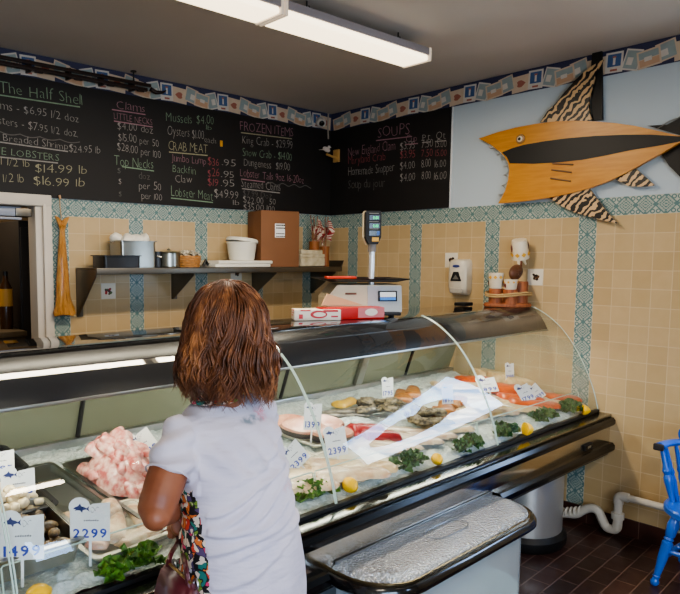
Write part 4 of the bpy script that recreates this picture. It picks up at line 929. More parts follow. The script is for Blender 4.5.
# ================================================================ ON THE CASE TOP
ZT = 1.346
m_cream = mat('scale_cream', (206, 192, 162), .45); m_sgrey = mat('scale_grey', (176, 178, 178), .4); m_plat = mat('scale_platter', (52, 48, 46), .3, .6)
scl = thing('deli_scale', 'cream and grey deli scale with a dark platter on the case top', 'scale', (-1.43, -1.635, ZT), -.62)
def sbox(lo, hi, zlo=0): pass
b = MB(); b.prism([V((-.20, -.15, .03)), V((.20, -.15, .03)), V((.20, -.13, .17)), V((-.14, -.13, .17)), V((-.20, -.15, .10))], (0, .28, 0)); b.build('scale_body', m_cream, scl, 20)
f = MB(); f.prism([V((.02, -.153, .028)), V((.203, -.153, .028)), V((.203, -.134, .165)), V((.02, -.134, .165))], (0, .15, 0)); f.build('front_cover', m_sgrey, scl, 20)
b = MB(); b.m(0).prism([V((.075, -.1525, .085)), V((.175, -.1525, .085)), V((.175, -.146, .14)), V((.075, -.146, .14))], (0, -.004, 0)); b.m(1).prism([V((.083, -.157, .108)), V((.167, -.157, .108)), V((.167, -.1525, .134)), V((.083, -.1525, .134))], (0, -.002, 0)); b.m(2).prism([V((.083, -.158, .092)), V((.167, -.158, .092)), V((.167, -.156, .106)), V((.083, -.156, .106))], (0, -.002, 0))
b.build('screen', [m_black, mat('screen_pale', (200, 206, 206), .3, emit=(190, 200, 205), es=.3), mat('screen_blue', (50, 120, 190), .3, emit=(40, 110, 200), es=.3)], scl, 0)
b = MB(); b.rings([[V((sx*x, sy*y, z)) for sx, sy in ((1, 1), (-1, 1), (-1, -1), (1, -1))] for x, y, z in ((.17, .14, .185), (.235, .175, .200), (.238, .178, .204), (.165, .135, .190))]); b.build('platter', m_plat, scl, 0)
b = MB(); b.box((-.10, .0, .204), (.16, .10, .016), .005); b.build('red_cloth', mat('cloth_red', (190, 60, 40), .8), scl)
b = MB(); b.box((-.07, -.143, .125), (.06, .004, .01), .001); b.build('vent_slot', mat('slot_brown', (110, 70, 50), .6), scl)
for sx in (-1, 1):
    for sy in (-1, 1):
        b = MB(); b.lathe([(.016, 0), (.018, .01), (.014, .032)], c=(sx*.16, sy*.10, 0), n=12); b.build('foot', m_gask, scl)
b = MB(); b.bx((.02, -.19, .012), (.19, -.02, .03), .006); b.build('printer_base', m_gask, scl)
pd = thing('pole_display', 'tall steel pole topped by a black price display with green digits behind the red box', 'price display', (-1.415, -1.715, ZT), -.62)
b = MB(); b.lathe([(.024, 0), (.024, .075), (.017, .078)], n=18); b.build('pole_socket', m_gask, pd)
b = MB(); b.lathe([(.0155, .07), (.0155, .36)], n=18); b.build('pole', mat('pole_white', (206, 206, 206), .25, .5), pd)
b = MB(); b.lathe([(.022, .345), (.022, .385)], n=18); b.build('collar', mat('collar_grey', (128, 120, 114), .5), pd)
hd = MB(); hp = [V((-.05, 0, .43)), V((-.03, 0, .385)), V((.03, 0, .385)), V((.05, 0, .43)), V((.05, 0, .585)), V((.043, 0, .595)), V((-.043, 0, .595)), V((-.05, 0, .585))]
hp = [V((p.x*.82, 0, .385+(p.z-.385)*.84)) for p in hp]; hd.prism([p+V((0, -.032, 0)) for p in hp], (0, .05, 0)); hd.build('display_head', mat('matte_black', (16, 16, 18), .6), pd, 20)
h2 = MB(); h2.prism([V((p.x*1.05, .018, (p.z-.47)*1.03+.47)) for p in hp], (0, .03, 0)); h2.build('display_back', m_cream, pd, 20)
m_grn = mat('led_green', (30, 190, 120), .4, emit=(30, 220, 130), es=1.2)
b = MB()
for k, z in enumerate((.526, .483, .444)):
    b.m(0).box((.004, -.0335, z), (.056, .003, .026)); b.m(1)
    if k < 2: letters(b, '0.00', V((-.004, -.0356, z-.008)), V((1, 0, 0)), V((0, 0, 1)), (.028), .015, off=.02)
    b.m(2).box((.0, -.0336, z+.022), (.05, .002, .004))
b.m(3).box((.010, -.0338, .411), (.036, .003, .022)); b.m(4).box((.024, -.0346, .444), (.014, .003, .020))
b.build('readouts', [mat('display_black', (14, 22, 22), .15), m_grn, mat('ink_grey', (120, 120, 116), .6), mat('sticker_yellow', (206, 158, 60), .5), mat('sticker_blue', (60, 100, 170), .5)], pd, 0)
m_bxr = mat('box_red', (190, 24, 12), .4); m_bxw = mat('box_white', (232, 220, 204), .45); m_pinkw = mat('box_pink', (208, 120, 122), .45)
gb = thing('glove_box', 'white glove box with a red oval opening and red print on the case top', 'box', (-1.805, -1.69, ZT), -.60)
b = MB(); b.box((0, 0, .027), (.235, .115, .054), .003); b.build('carton', m_bxw, gb)
b = MB(); c_ = [V((cos(t)*.043+.005, -.0585, .030+sin(t)*.020)) for t in [2*pi*k/28 for k in range(28)]]; i_ = [V((cos(t)*.031+.009, -.0590, .030+sin(t)*.011)) for t in [2*pi*k/28 for k in range(28)]]
b.m(0).face(c_); b.m(1).face(i_); b.m(0).box((.065, -.0585, .048), (.075, .001, .011)); b.box((.085, -.0585, .020), (.035, .001, .008)); b.box((-.062, -.0585, .05), (.05, .001, .007)); b.box((-.085, -.0585, .02), (.02, .001, .022))
b.build('front_print', [mat('print_red', (190, 40, 44), .5), m_bxw], gb, 0); b = MB()
for k in range(3): b.box((-.1185, -.015+.01*k, .05-.013*k), (.001, .05-.012*k, .006))
b.build('side_print', mat('print_red', (190, 40, 44), .5), gb, 0)
rb_ = thing('wrap_box', 'red carton with a pink and white end between the glove box and the scale', 'box', (-1.632, -1.765, ZT), -.42)
b = MB(); b.m(0).box((0, .0, .030), (.34, .10, .060), .003); b.build('carton', m_bxr, rb_)
b = MB(); b.m(0).box((.095, -.0505, .034), (.145, .002, .052)); b.m(1).face([V((.095+cos(t)*.035, -.0522, .036+sin(t)*.018)) for t in [2*pi*k/24 for k in range(24)]]); b.build('printed_end', [m_pinkw, m_bxw], rb_, 0)
b = MB(); b.prism([V((-.15, .02, .069)), V((.08, .02, .069)), V((-.12, .02, .13))], (0, .01, 0)); b.build('torn_flap', mat('kraft', (206, 170, 128), .7), rb_, 0)

# carved pilings with bowls and cups
m_pil = mat('piling_wood', (170, 100, 58), .6, rgb2=(128, 70, 40), vs=12, stretch=(5, 5, 1)); m_rope = mat('rope', (190, 156, 104), .8, bump=.5, bs=200)
m_cup = mat('cup_cream', (226, 212, 186), .35); m_yel = mat('cup_yellow', (222, 170, 60), .4); m_mar = mat('cup_maroon', (110, 40, 34), .4)
sc_t = thing('piling_ornament', 'wooden pier-piling ornament with cups on the right end of the case top', 'ornament', (-.15, -1.785, ZT), .80)
b = MB(); b.rings([[V((cos(a)*.085*e, sin(a)*.15*e, z)) for a in [2*pi*k/28 for k in range(28)]] for e, z in ((1, 0), (1.03, .01), (.98, .022), (.9, .026))]); b.build('base', m_pil, sc_t)
for (x, y, r, z) in ((-.02, .085, .042, .12), (-.045, .0, .048, .115), (.0, -.075, .052, .165)):
    b = MB(); b.lathe([(.001, .02), (r, .02), (r*.97, .06), (r*1.0, z-.01), (r*.95, z), (.001, z+.002)], c=(x, y, 0), n=22); b.build('piling', m_pil, sc_t)
for z in (.075, .088):
    b = MB(); b.tube([(cos(a)*.082-.012, sin(a)*.145+.0, z+.008*sin(a*2)) for a in [2*pi*k/40 for k in range(41)]], .006, 8, cap=False); b.build('rope_band', m_rope, sc_t)
def cup(c, r, h, rot, parent):
    b = MB(); pr = [(.001, 0), (r*.80, 0), (r*.84, .004), (r, h), (r*.96, h), (r*.8, .006), (.001, .006)]
    b.m(0).lathe(pr, c=(0, 0, 0), n=24); b.m(1)
    for k in range(9):
        a = 2*pi*k/9; rr = r*(.84+.16*.72); q = V((cos(a), sin(a), 0)); t_ = V((-sin(a), cos(a), 0))
        b.face([q*(rr+.0045) + V((0, 0, h*.72)) + t_*x*h*.13 + V((0, 0, z))*h*.13 for x, z in ((1, 0), (0, 1), (-1, 0), (0, -1))])
    b.m(2)
    for a in (-2.2, .9):
        q = V((cos(a), sin(a), 0)); t_ = V((-sin(a), cos(a), 0)); b.face([q*(r*.90+.004) + V((0, 0, h*.38)) + t_*x*h*.12 + V((0, 0, z))*h*.20 for x, z in ((1, 0), (.4, 1), (-.4, 1), (-1, 0), (-.4, -1), (.4, -1))])
    b.m(1); a = -1.9; q = V((cos(a), sin(a), 0)); t_ = V((-sin(a), cos(a), 0))
    b.face([q*(r*.86+.004)+t_*-.006+V((0, 0, .006)), q*(r*.86+.004)+t_*.006+V((0, 0, .006)), q*(r*.93+.004)+t_*.006+V((0, 0, h*.55)), q*(r*.93+.004)+t_*-.006+V((0, 0, h*.55))])
    b.xf(Matrix.Translation(c) @ rot.to_4x4()); return b.build('chowder_cup', [m_cup, m_yel, m_mar], parent, 60)
cup(V((-.025, .085, .12)), .048, .10, Matrix.Identity(3), sc_t); cup(V((-.05, .0, .115)), .046, .065, Matrix.Rotation(1.2, 3, 'Z'), sc_t)
shl = MB()
for s_ in (0, 1):
    shl.grid(lambda i, j: V((cos(i*pi)*.058*sin(j*pi/2)+0, (-1)**s_*.016*cos(j*pi/2)*1.4-.0, 0)) if False else V((cos(2*pi*i)*.065*sin(pi/2*j), (1 if s_ else -1)*.028*cos(pi/2*j)*(1+.05*sin(24*pi*i)), sin(2*pi*i)*.050*sin(pi/2*j))), 32, 6)
shl.xf(Matrix.Translation((-.02, -.04, .225)) @ Matrix.Rotation(-.9, 4, 'Z') @ Matrix.Rotation(-.35, 4, 'Y')); shl.build('brown_shell', mat('shell_brown', (96, 58, 36), .4, var=.3, vs=30, bump=.3), sc_t)
cup(V((.0, -.06, .435)), .056, .125, Matrix.Rotation(-.6, 3, 'Z') @ Matrix.Rotation(pi-.32, 3, 'Y'), sc_t)
b = MB(); b.tube([(.0, -.06, .37), (.0, -.085, .32), (.0, -.108, .275)], [.022, .014, .005], 10); b.tube([(-.01, -.045, .38), (-.005, -.06, .32), (.0, -.062, .262)], [.018, .012, .008], 10); b.build('pouring_soup', mat('soup_cream', (232, 214, 180), .35), sc_t)
b = MB(); b.tube([(-.005, -.05, .36), (-.002, -.072, .30), (-.0, -.08, .26)], [.012, .010, .006], 8); b.build('soup_meat', mat('soup_brown', (130, 76, 48), .4), sc_t)
b = MB(); b.tube([(-.02, -.045, .165), (-.02, -.045, .20)], .006, 8); b.build('support_pin', m_gask, sc_t)
box_ = MB(); box_.bx((-.36, -1.60, ZT), (-.26, -1.52, ZT+.022), .005); o = box_.build('black_clip', m_gask, None); tag(centre_origin(o), 'small black clip lying on the case top below the soap dispenser', 'clip')

# ================================================================ ON THE RIGHT WALL
dsp = thing('soap_dispenser', 'cream wall soap dispenser with a dark triangular window on the right wall', 'soap dispenser', (0, -1.345, 1.40))
def dis(w, d, z): return [V((-d*(1 if abs(a) < .75 else .0 if abs(a) >= .99 else .75), a*w, z)) for a in (-1, -.98, -.8, -.5, 0, .5, .8, .98, 1)]
b = MB(); sec = [(.055, .05, 0.0), (.070, .075, .02), (.074, .085, .05), (.074, .09, .12), (.072, .09, .22), (.066, .08, .245), (.05, .05, .255)]
b.rings([[V((-.001, -w, z)), V((-d*.8, -w, z)), V((-d, -w*.75, z)), V((-d, w*.75, z)), V((-d*.8, w, z)), V((-.001, w, z))] for w, d, z in sec]); b.build('dispenser_body', mat('dispenser_cream', (208, 198, 178), .4), dsp, 45)
b = MB(); b.m(0).prism([V((-.091, -.045, .10)), V((-.091, .045, .10)), V((-.091, .02, .165)), V((-.091, -.02, .165))], (-.002, 0, 0)); b.m(1).prism([V((-.094, -.026, .112)), V((-.094, .026, .112)), V((-.094, 0, .145))], (-.001, 0, 0)); b.build('window', [m_gask, mat('window_grey', (110, 108, 100), .3)], dsp, 0)
b = MB(); b.box((-.08, 0, .03), (.02, .10, .035), .008); b.build('push_bar', mat('push_grey', (170, 162, 150), .4), dsp)
b = MB(); b.face([V((-.0915, .0+cos(t)*.030, .205+sin(t)*.010)) for t in [2*pi*k/20 for k in range(20)]]); b.build('badge', mat('badge_blue', (50, 60, 120), .4), dsp, 0)

# shark sculpture
m_swood = mat('shark_wood', (204, 142, 54), .35, rgb2=(190, 126, 44), vs=6, stretch=(1, 1, 8)); m_sblk = mat('shark_black', (14, 13, 14), .5)
s = N('zebra'); w_ = s.new('ShaderNodeTexWave'); w_.wave_type = 'BANDS'; w_.bands_direction = 'DIAGONAL'; s.put(w_.inputs[0], s.coord())
for k_, v_ in {'Scale': 12, 'Distortion': 7, 'Detail': 2, 'Detail Scale': 1.4}.items(): w_.inputs[k_].default_value = v_
m_zeb = s.bsdf(s.mix(s.math('GREATER_THAN', w_.outputs[1], .52), srgb(24, 20, 18), srgb(206, 172, 128)), .4)
sk = thing('shark_sculpture', 'yellow and black wooden shark sculpture with zebra-striped fins on the pale blue wall', 'wall sculpture', at(575, 160, x=-.0))
def P2(pts, x): return [at(u, v, x=x) for u, v in pts]
def plate(name, pts, x, th, m, sm=0):
    q = P2(pts, x); mb = MB(); mb.prism(q, (-th, 0, 0))
    bm = bmesh.new(); 
    return mb.build(name, m, sk, sm, world=True)
BODY_T = [(481.2, 139.1), (499, 133), (518, 128), (537, 124.5), (556.3, 122.1), (577, 121.3), (597.9, 122.1), (617, 123.6), (636.2, 126.3), (658, 131), (680, 136.2), (700, 139.5)]
BODY_B = [(680, 144), (665, 153), (649, 161.5), (636, 169), (623.4, 175.8), (607, 183), (591.5, 188.6), (571, 194), (550, 198.2), (525, 201.6), (500.4, 203.7)]
MOUTH = [(504, 198), (507.5, 191), (510.5, 180), (511.5, 170), (510.5, 163), (507, 157), (502, 152), (494, 145.6)]
plate('body', BODY_T + BODY_B + MOUTH, -.030, .030, m_swood)
plate('back_stripe', [(502, 152.5), (512, 148.4), (524, 144.8), (545, 141.2), (566, 138.4), (595, 136), (623.4, 134.8), (650, 134.6), (690, 137), (690, 139.5), (660, 145.5), (630, 150.3), (605, 155.6), (582, 159.9), (558, 162.4), (534, 163.7), (510, 163.4), (507, 157)], -.060, .003, m_sblk)
plate('dorsal_fin', [(541, 122.5), (548, 112), (556.3, 104), (566, 92), (575.5, 81.5), (583, 74), (591.5, 67.2), (604.2, 59.8), (597, 72), (593, 88), (590, 100), (590, 110), (593, 121)], -.034, .014, m_zeb)
plate('pectoral_fin', [(550, 198), (570, 194), (589.9, 188.2), (598, 199), (607, 211), (618.6, 223.8), (597, 219), (575.5, 212.6), (562, 206)], -.034, .014, m_zeb)
plate('rear_fin', [(615.4, 179), (622, 175), (636.2, 168.5), (646, 177), (655.4, 185.4), (645, 187), (629.8, 186.4)], -.034, .014, m_zeb)
plate('backing_fin', [(594, 47.5), (602.8, 48.4), (603.6, 120), (593, 121), (592, 70)], -.012, .016, m_sblk)
plate('tail_fin', [(648, 126), (668, 125), (700, 108), (722, 84), (716, 118), (708, 140), (716, 168), (726, 205), (700, 190), (682, 178), (670, 166), (662, 154), (680, 143), (690, 138)], -.010, .014, m_sblk)
pe_ = at(520.5, 139.1, x=-.062); b = MB(); rotx = Matrix.Rotation(-pi/2, 3, 'Y')
b.m(0).lathe([(.001, 0), (.032, 0), (.030, .006), (.020, .009), (.001, .009)], c=pe_, n=24, rot=rotx); b.m(1).lathe([(.019, .0095), (.017, .013), (.001, .015)], c=pe_, n=20, rot=rotx); b.m(2).lathe([(.010, .0145), (.008, .018), (.001, .019)], c=pe_, n=16, rot=rotx)
b.build('eye', [mat('eye_tan', (150, 112, 66), .4), mat('eye_white', (210, 200, 180), .3), m_sblk], sk, world=True)
for a_, c_ in (((552.5, 163.6), (573, 164.6)), ((551.5, 169.8), (571.5, 172.4)), ((550.5, 178.2), (570.5, 181.2))):
    b = MB(); b.tube([at(*a_, x=-.064), at(*c_, x=-.064)], .005, 8); b.build('gill_slit', mat('gill_brown', (120, 92, 66), .5), sk, world=True)
pts = []
for k in range(60):
    t = k/59; i = t*(len(MOUTH)-1); j = min(int(i), len(MOUTH)-2); f_ = i-j; u = MOUTH[j][0]*(1-f_)+MOUTH[j+1][0]*f_; v = MOUTH[j][1]*(1-f_)+MOUTH[j+1][1]*f_
    pts.append(at(u-1.5-6*(.5-.5*cos(t*2*pi*7)), v-1.5*sin(t*2*pi*7), x=-.05))
b = MB(); b.tube(pts, .0035, 6); b.build('wire_teeth', m_alu, sk, world=True)
b = MB(); b.tube([at(657, 129, x=-.05), at(668, 122, x=-.02), at(683, 116, x=-.004)], .003, 6); b.build('hanging_wire', m_alu, sk, world=True)

# small camera, bird bracket
cm_ = thing('security_camera', 'small white dome camera in the corner under the ceiling border', 'camera', at(321, 128, y=-.05))
b = MB(); cc = at(321, 122.5, y=-.05); rr = V((-.50, -.78, -.38)).to_track_quat('-Z', 'Y').to_matrix()
b.lathe([(.001, .05), (.035, .045), (.042, .02), (.040, -.02), (.030, -.035), (.001, -.036)], c=cc, n=22, rot=rr); b.build('housing', mat('camera_white', (206, 198, 190), .4), cm_, world=True)
b = MB(); b.lathe([(.024, -.034), (.020, -.042), (.001, -.046)], c=cc, n=18, rot=rr); b.build('lens', m_black, cm_, world=True)
b = MB(); q_ = at(328.5, 112, y=-.02); b.tube([q_, at(327.8, 124, y=-.02), at(328.3, 139, y=-.02)], .006, 8); b.build('cable', mat('cable_grey', (176, 164, 150), .6), cm_, world=True)
bkt = thing('bird_bracket', 'tan wooden wall bracket in the corner carrying a little white bird', 'bracket', at(338, 156, x=0)); pb = at(338.5, 156, x=0)
b = MB(); b.bx((-.035, pb.y-.032, pb.z-.055), (-.015, pb.y+.032, pb.z+.05), .003); b.build('wall_plate', mat('bracket_tan', (196, 154, 92), .5), bkt, world=True)
b = MB(); ae = pb + V((-.16, -.02, -.0)); b.tube([pb+V((-.03, 0, -.02)), ae+V((0, 0, -.005))], .010, 8); b.build('arm', mat('bracket_tan', (0, 0, 0)), bkt, world=True)
bd = MB(); bc = ae + V((-.005, 0, .035)); bd.ell(bc, (.042, .02, .020), 16, 9, Matrix.Rotation(.25, 3, 'Y')); bd.ell(bc+V((.030, 0, .022)), (.014, .012, .013), 12, 8); bd.tube([bc+V((-.03, 0, -.004)), bc+V((-.085, 0, -.012))], [.012, .004], 8, flat=.4); bd.tube([bc+V((.04, 0, .022)), bc+V((.058, 0, .020))], [.004, .001], 6)
o = bd.build('bird_figure', mat('bird_white', (216, 204, 196), .5), None); tag(centre_origin(o), 'little white bird figure sitting on the wooden bracket in the corner', 'figurine')
hk = MB(); hk.bx(at(221.5, 143.5, y=-.02)-V((.012, .0, .022)), at(221.5, 143.5, y=-.02)+V((.012, .005, .022)), .003); o = hk.build('wall_hook', mat('hook_yellow', (206, 150, 50), .4), None); tag(centre_origin(o), 'small yellow hook on the back chalkboard between crab meat and frozen items', 'hook')

# long dark rail under the border, and hooks
rl = thing('dark_rail', 'long dark metal rail with brackets in front of the border at top left', 'rail', (-2.6, -.06, 2.78))
b = MB(); b.bx((-3.6, -.075, 2.802), (-1.80, -.055, 2.822), .003); b.bx((-3.6, -.080, 2.768), (-1.83, -.045, 2.790), .004); b.build('track', mat('rail_brown', (46, 32, 28), .4, .3), rl, world=True)
for x in (-3.3, -2.9, -2.62, -2.37, -2.15, -1.93):
    b = MB(); b.bx((x-.008, -.07, 2.760), (x+.008, -.005, 2.826), .003); b.box((x+.05, -.07, 2.765), (.05, .015, .012), .003); b.build('rail_bracket', mat('rail_brown', (0, 0, 0)), rl, world=True)
b = MB(); b.tube([(-1.80, -.065, 2.79), (-1.76, -.065, 2.775), (-1.71, -.065, 2.782), (-1.68, -.065, 2.80)], [.016, .014, .010, .004], 10); b.build('rail_end', mat('rail_brown', (0, 0, 0)), rl, world=True)
hk = MB(); hp_ = at(133.5, 70, y=-.07); hk.tube([V((hp_.x, -.07, CEIL)), V((hp_.x, -.07, 2.80))], .005, 8); hk.lathe([(.02, CEIL-.006), (.02, CEIL)], c=(hp_.x, -.07, 0), n=12); o = hk.build('ceiling_hook', m_gask, None); tag(centre_origin(o), 'dark hook hanging from the ceiling at the right end of the dark rail', 'hook')

# dried fish hanging beside the doorway
df = thing('dried_fish', 'golden brown dried fish hanging by the kitchen doorway', 'dried fish', at(63, 316, y=-.05))
s = N('dried_fish_skin'); mp = s.new('ShaderNodeMapping'); s.put(mp.inputs[0], s.coord()); mp.inputs['Scale'].default_value = (3, 3, .5)
nz = s.noise(mp.outputs[0], 22, 6, .7); m_df = s.bsdf(s.ramp(nz, [(.3, srgb(132, 78, 28)), (.5, srgb(196, 134, 58)), (.7, srgb(222, 170, 96))]), .45, 0, s.bump(nz, 1.0, .02), Coat_Weight=.2)
prof_ = [(62.2, 8.0, 226), (62.2, 5.2, 230), (62.0, 6.4, 240), (62.2, 8.4, 252), (62.6, 10.0, 265), (62.8, 11.4, 276), (62.8, 12.8, 288), (63.2, 14.4, 298), (64.0, 16.8, 304), (64.6, 20.8, 309), (64.8, 23.5, 313), (64.6, 21, 315)]
b = MB(); rings = []
for cu, wd, v in prof_:
    c_ = at(cu, v, y=-.05); h_ = (at(cu+wd/2, v, y=-.05)-at(cu-wd/2, v, y=-.05)).length/2
    rings.append([c_ + V((cos(a)*h_*(1+.10*mnoise.noise(V((cos(a)*2, sin(a)*2, v*.12)))), sin(a)*min(.034, h_*.8)*(1+.25*mnoise.noise(V((cos(a)*3, v*.1, 2)))), .006*sin(a*3+v))) for a in [2*pi*k/24 for k in range(24)]])
b.rings(rings); b.build('body', m_df, df, 60, world=True)
t_ = [(62.2, 231), (59.8, 227), (57.5, 221.5), (55.2, 215.6), (58.8, 217.2), (62, 221), (65.6, 218), (69.4, 216.6), (67.8, 222), (65, 227.2)]
b = MB(); b.prism([at(u, v, y=-.055) for u, v in t_], (0, .012, 0)); b.build('tail', m_df, df, 0, world=True)
b = MB(); b.tube([at(59.6, 197, y=-.02), at(60, 206, y=-.045), at(61.5, 219, y=-.05)], .003, 6); b.build('string', mat('string_tan', (186, 150, 110), .8), df, world=True)
b = MB(); b.tube([at(59.4, 195, y=-.03), at(60.2, 199, y=-.03)], .008, 8); b.build('nail', mat('nail_tan', (190, 150, 110), .5), df, world=True)

# things seen through the doorway
KX = [at(u, 300, y=.9).x for u in (0, 9, 20.5, 34)]
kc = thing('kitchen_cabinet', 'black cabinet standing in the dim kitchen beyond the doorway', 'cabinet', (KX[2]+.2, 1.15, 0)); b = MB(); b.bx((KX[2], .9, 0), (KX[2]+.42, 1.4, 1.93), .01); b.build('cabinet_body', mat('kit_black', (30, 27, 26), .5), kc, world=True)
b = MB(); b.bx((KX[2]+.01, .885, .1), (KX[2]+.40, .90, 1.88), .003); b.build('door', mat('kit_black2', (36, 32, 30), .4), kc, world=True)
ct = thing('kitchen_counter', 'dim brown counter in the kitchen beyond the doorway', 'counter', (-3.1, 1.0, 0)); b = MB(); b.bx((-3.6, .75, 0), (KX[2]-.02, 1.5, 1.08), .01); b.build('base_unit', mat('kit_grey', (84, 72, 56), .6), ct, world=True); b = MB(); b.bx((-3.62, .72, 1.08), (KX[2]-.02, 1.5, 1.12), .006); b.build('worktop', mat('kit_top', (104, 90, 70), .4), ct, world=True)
bt = thing('sauce_bottle', 'bottle with a yellow label on the kitchen counter beyond the doorway', 'bottle', (KX[0]+.06, .95, 1.121)); b = MB(); b.lathe([(.001, 0), (.045, 0), (.047, .01), (.047, .30), (.02, .36), (.016, .40), (.001, .40)], n=20); b.build('bottle_body', mat('bottle_brown', (70, 44, 24), .25), bt); b = MB(); b.lathe([(.0478, .17), (.0478, .30)], n=20, cap=False); b.build('label', mat('label_yellow', (196, 146, 64), .6), bt); b = MB(); b.lathe([(.018, .398), (.018, .43), (.001, .43)], n=14); b.build('cap', m_gask, bt)
wb2 = MB(); wb2.box((KX[2]-.10, 1.35, 1.26), (.15, .03, .26), .012, Matrix.Rotation(-.12, 3, 'X')); o = wb2.build('chopping_board', mat('kit_board', (130, 84, 44), .6), None); tag(centre_origin(o), 'brown wooden chopping board leaning in the kitchen beyond the doorway', 'chopping board')
pl = MB(); pl.tube([(KX[1]+.01, 1.45, 1.12), (KX[1]+.01, 1.45, 2.3)], .018, 10); o = pl.build('wall_pipe', mat('pipe_tan', (150, 126, 92), .5), None); tag(centre_origin(o), 'thin tan upright pipe in the kitchen beyond the doorway', 'pipe')
cd_ = thing('door_closer', 'grey-blue metal door closer box at the top of the kitchen doorway', 'door closer', (-2.78, .08, 1.90)); b = MB(); b.bx((-3.05, .03, 1.905), (-2.66, .10, 1.965), .008); b.build('closer_body', mat('closer_grey', (150, 156, 170), .4, .3), cd_, world=True); b = MB(); b.bx((-2.70, .02, 1.905), (-2.60, .11, 1.955), .006); b.build('closer_end', m_steel_d, cd_, world=True); b = MB(); b.bx((-3.3, .035, 1.885), (-2.66, .06, 1.90), .002); b.build('closer_arm', mat('closer_grey', (0, 0, 0)), cd_, world=True)

# ================================================================ LOBSTER TANK, PIPE, CHAIR
TX0, TX1, TY0, TY1, TZ = -2.63, -1.445, -2.685, -2.407, .545
tk = thing('lobster_tank', 'low rounded live-seafood tank with a hammered clear lid and black rim against the case front', 'tank', CW_(-1.995, -2.54, 0), CA)
def tr(g, z, r=.21, back=TY1, n=10):
    """outline with two rounded front corners, g = inset"""
    x0, x1, y0, rr_ = TX0+g, TX1-g, TY0+g, max(.03, r-g)
    out = [V((x1, back, z))] + [V((x0, back, z))]
    for cx, a0 in ((x0+rr_, pi), (x1-rr_, 1.5*pi)):
        out += [V((cx+cos(a0+pi/2*k/n)*rr_, y0+rr_+sin(a0+pi/2*k/n)*rr_, z)) for k in range(n+1)]
    return out
def tb(mb, name, m, sm=40, parent=None):
    mb.xf(MC)
    if parent is None: return mb.build(name, m, tk, sm, world=True)
    mb.xf(tk.matrix_basis.inverted()); return mb.build(name, m, parent, sm)
s = N('tank_wall'); tr_ = s.new('ShaderNodeBsdfTransparent'); s.put(tr_.inputs[0], (.85, .93, .93)); df_ = s.new('ShaderNodeBsdfPrincipled'); s.put(df_.inputs['Base Color'], srgb(226, 230, 230)); df_.inputs['Roughness'].default_value = .15
mx = s.new('ShaderNodeMixShader'); mx.inputs[0].default_value = .38; s.t.links.new(tr_.outputs[0], mx.inputs[1]); s.t.links.new(df_.outputs[0], mx.inputs[2]); s.t.links.new(mx.outputs[0], s.out.inputs[0]); m_tank = s.m
b = MB(); b.rings([tr(.06, z) for z in (.05, TZ-.045)], cap=False); tb(b, 'tank_wall', m_tank)
b = MB(); b.rings([tr(.066, z) for z in (.055, .22)]); tb(b, 'water', mat('tank_water', (196, 216, 216), .08, var=.08, vs=3))
b = MB(); b.rings([tr(.05, z) for z in (.0, .05)]); tb(b, 'tank_base', m_gask)
b = MB(); b.rings([tr(g, z) for g, z in ((.05, TZ-.048), (.012, TZ-.046), (.0, TZ-.034), (.0, TZ-.016), (.010, TZ-.004), (.030, TZ-.002), (.05, TZ-.006))]); tb(b, 'rim', mat('rim_black', (13, 13, 15), .16, coat=.4))
s = N('hammered_lid'); vo = s.new('ShaderNodeTexVoronoi'); s.put(vo.inputs['Vector'], s.coord()); vo.inputs['Scale'].default_value = 95
m_frost = s.bsdf(s.mix(s.noise(s.coord(), 5, 3), srgb(150, 153, 156), srgb(190, 194, 198)), .14, .6, s.bump(vo.outputs['Distance'], 1.0, .008))
b = MB(); b.rings([tr(.034, TZ-.004), tr(.036, TZ+.006), tr(.05, TZ+.013), tr(.075, TZ+.018), tr(.12, TZ+.020)]); lidf = tb(b, 'lid', m_frost)
b = MB(); b.rings([tr(g, z) for g, z in ((.026, TZ-.003), (.026, TZ+.004), (.033, TZ+.004), (.033, TZ-.003))], cap=False); tb(b, 'lid_trim', mat('trim_brass', (120, 104, 74), .25, .8))
rc = MC.inverted() @ at(447, 529, z=TZ+.02); b = MB()
b.tube([V((rc.x+math.copysign(abs(cos(a))**.6, cos(a))*.125, rc.y+math.copysign(abs(sin(a))**.8, sin(a))*.045, TZ+.0205)) for a in [pi*k/24 for k in range(-24, 25)]], .0028, 6, cap=False); tb(b, 'finger_recess', mat('recess_grey', (110, 114, 120), .25, .4), 40, lidf)
b = MB(); b.bx((TX0+.05, TY1-.008, TZ-.01), (TX1-.05, TY1, TZ+.026), .002); tb(b, 'lid_hinge', mat('lid_strip', (120, 124, 128), .3, .6))
# pvc waste pipe with a trap
m_pvc = mat('pvc_white', (206, 200, 188), .5, var=.12, vs=12)
pp = thing('waste_pipe', 'off-white plastic waste pipe with a U trap along the foot of the right wall', 'pipe', (-.06, -2.45, 0))
def px_path(pts, x): return [at(u, v, x=x) for u, v in pts]
b = MB(); pth = chaikin([tuple(p) for p in []], 1) if False else px_path([(555, 511), (568, 513.5), (576, 514.5), (583, 510), (591, 507.5), (598, 510), (602, 519), (606, 529), (612, 533.5), (617, 529), (618, 519)], -.07)
def smooth3(p, n=2):
    for _ in range(n):
        q = [p[0]]
        for a_, c_ in zip(p, p[1:]): q += [a_*.75+c_*.25, a_*.25+c_*.75]
        p = q + [p[-1]]
    return p
pth[0].x = -.12; pth = [V((p.x, p.y, max(p.z, .037))) for p in pth]
b.tube(smooth3(pth), .027, 14); b.build('trap', m_pvc, pp, world=True)
zt = .235; pu = at(617.5, 519, x=-.07); b = MB(); b.tube([V((pu.x, pu.y, pu.z)), V((pu.x, pu.y, zt))], .023, 14); b.build('riser', m_pvc, pp, world=True)
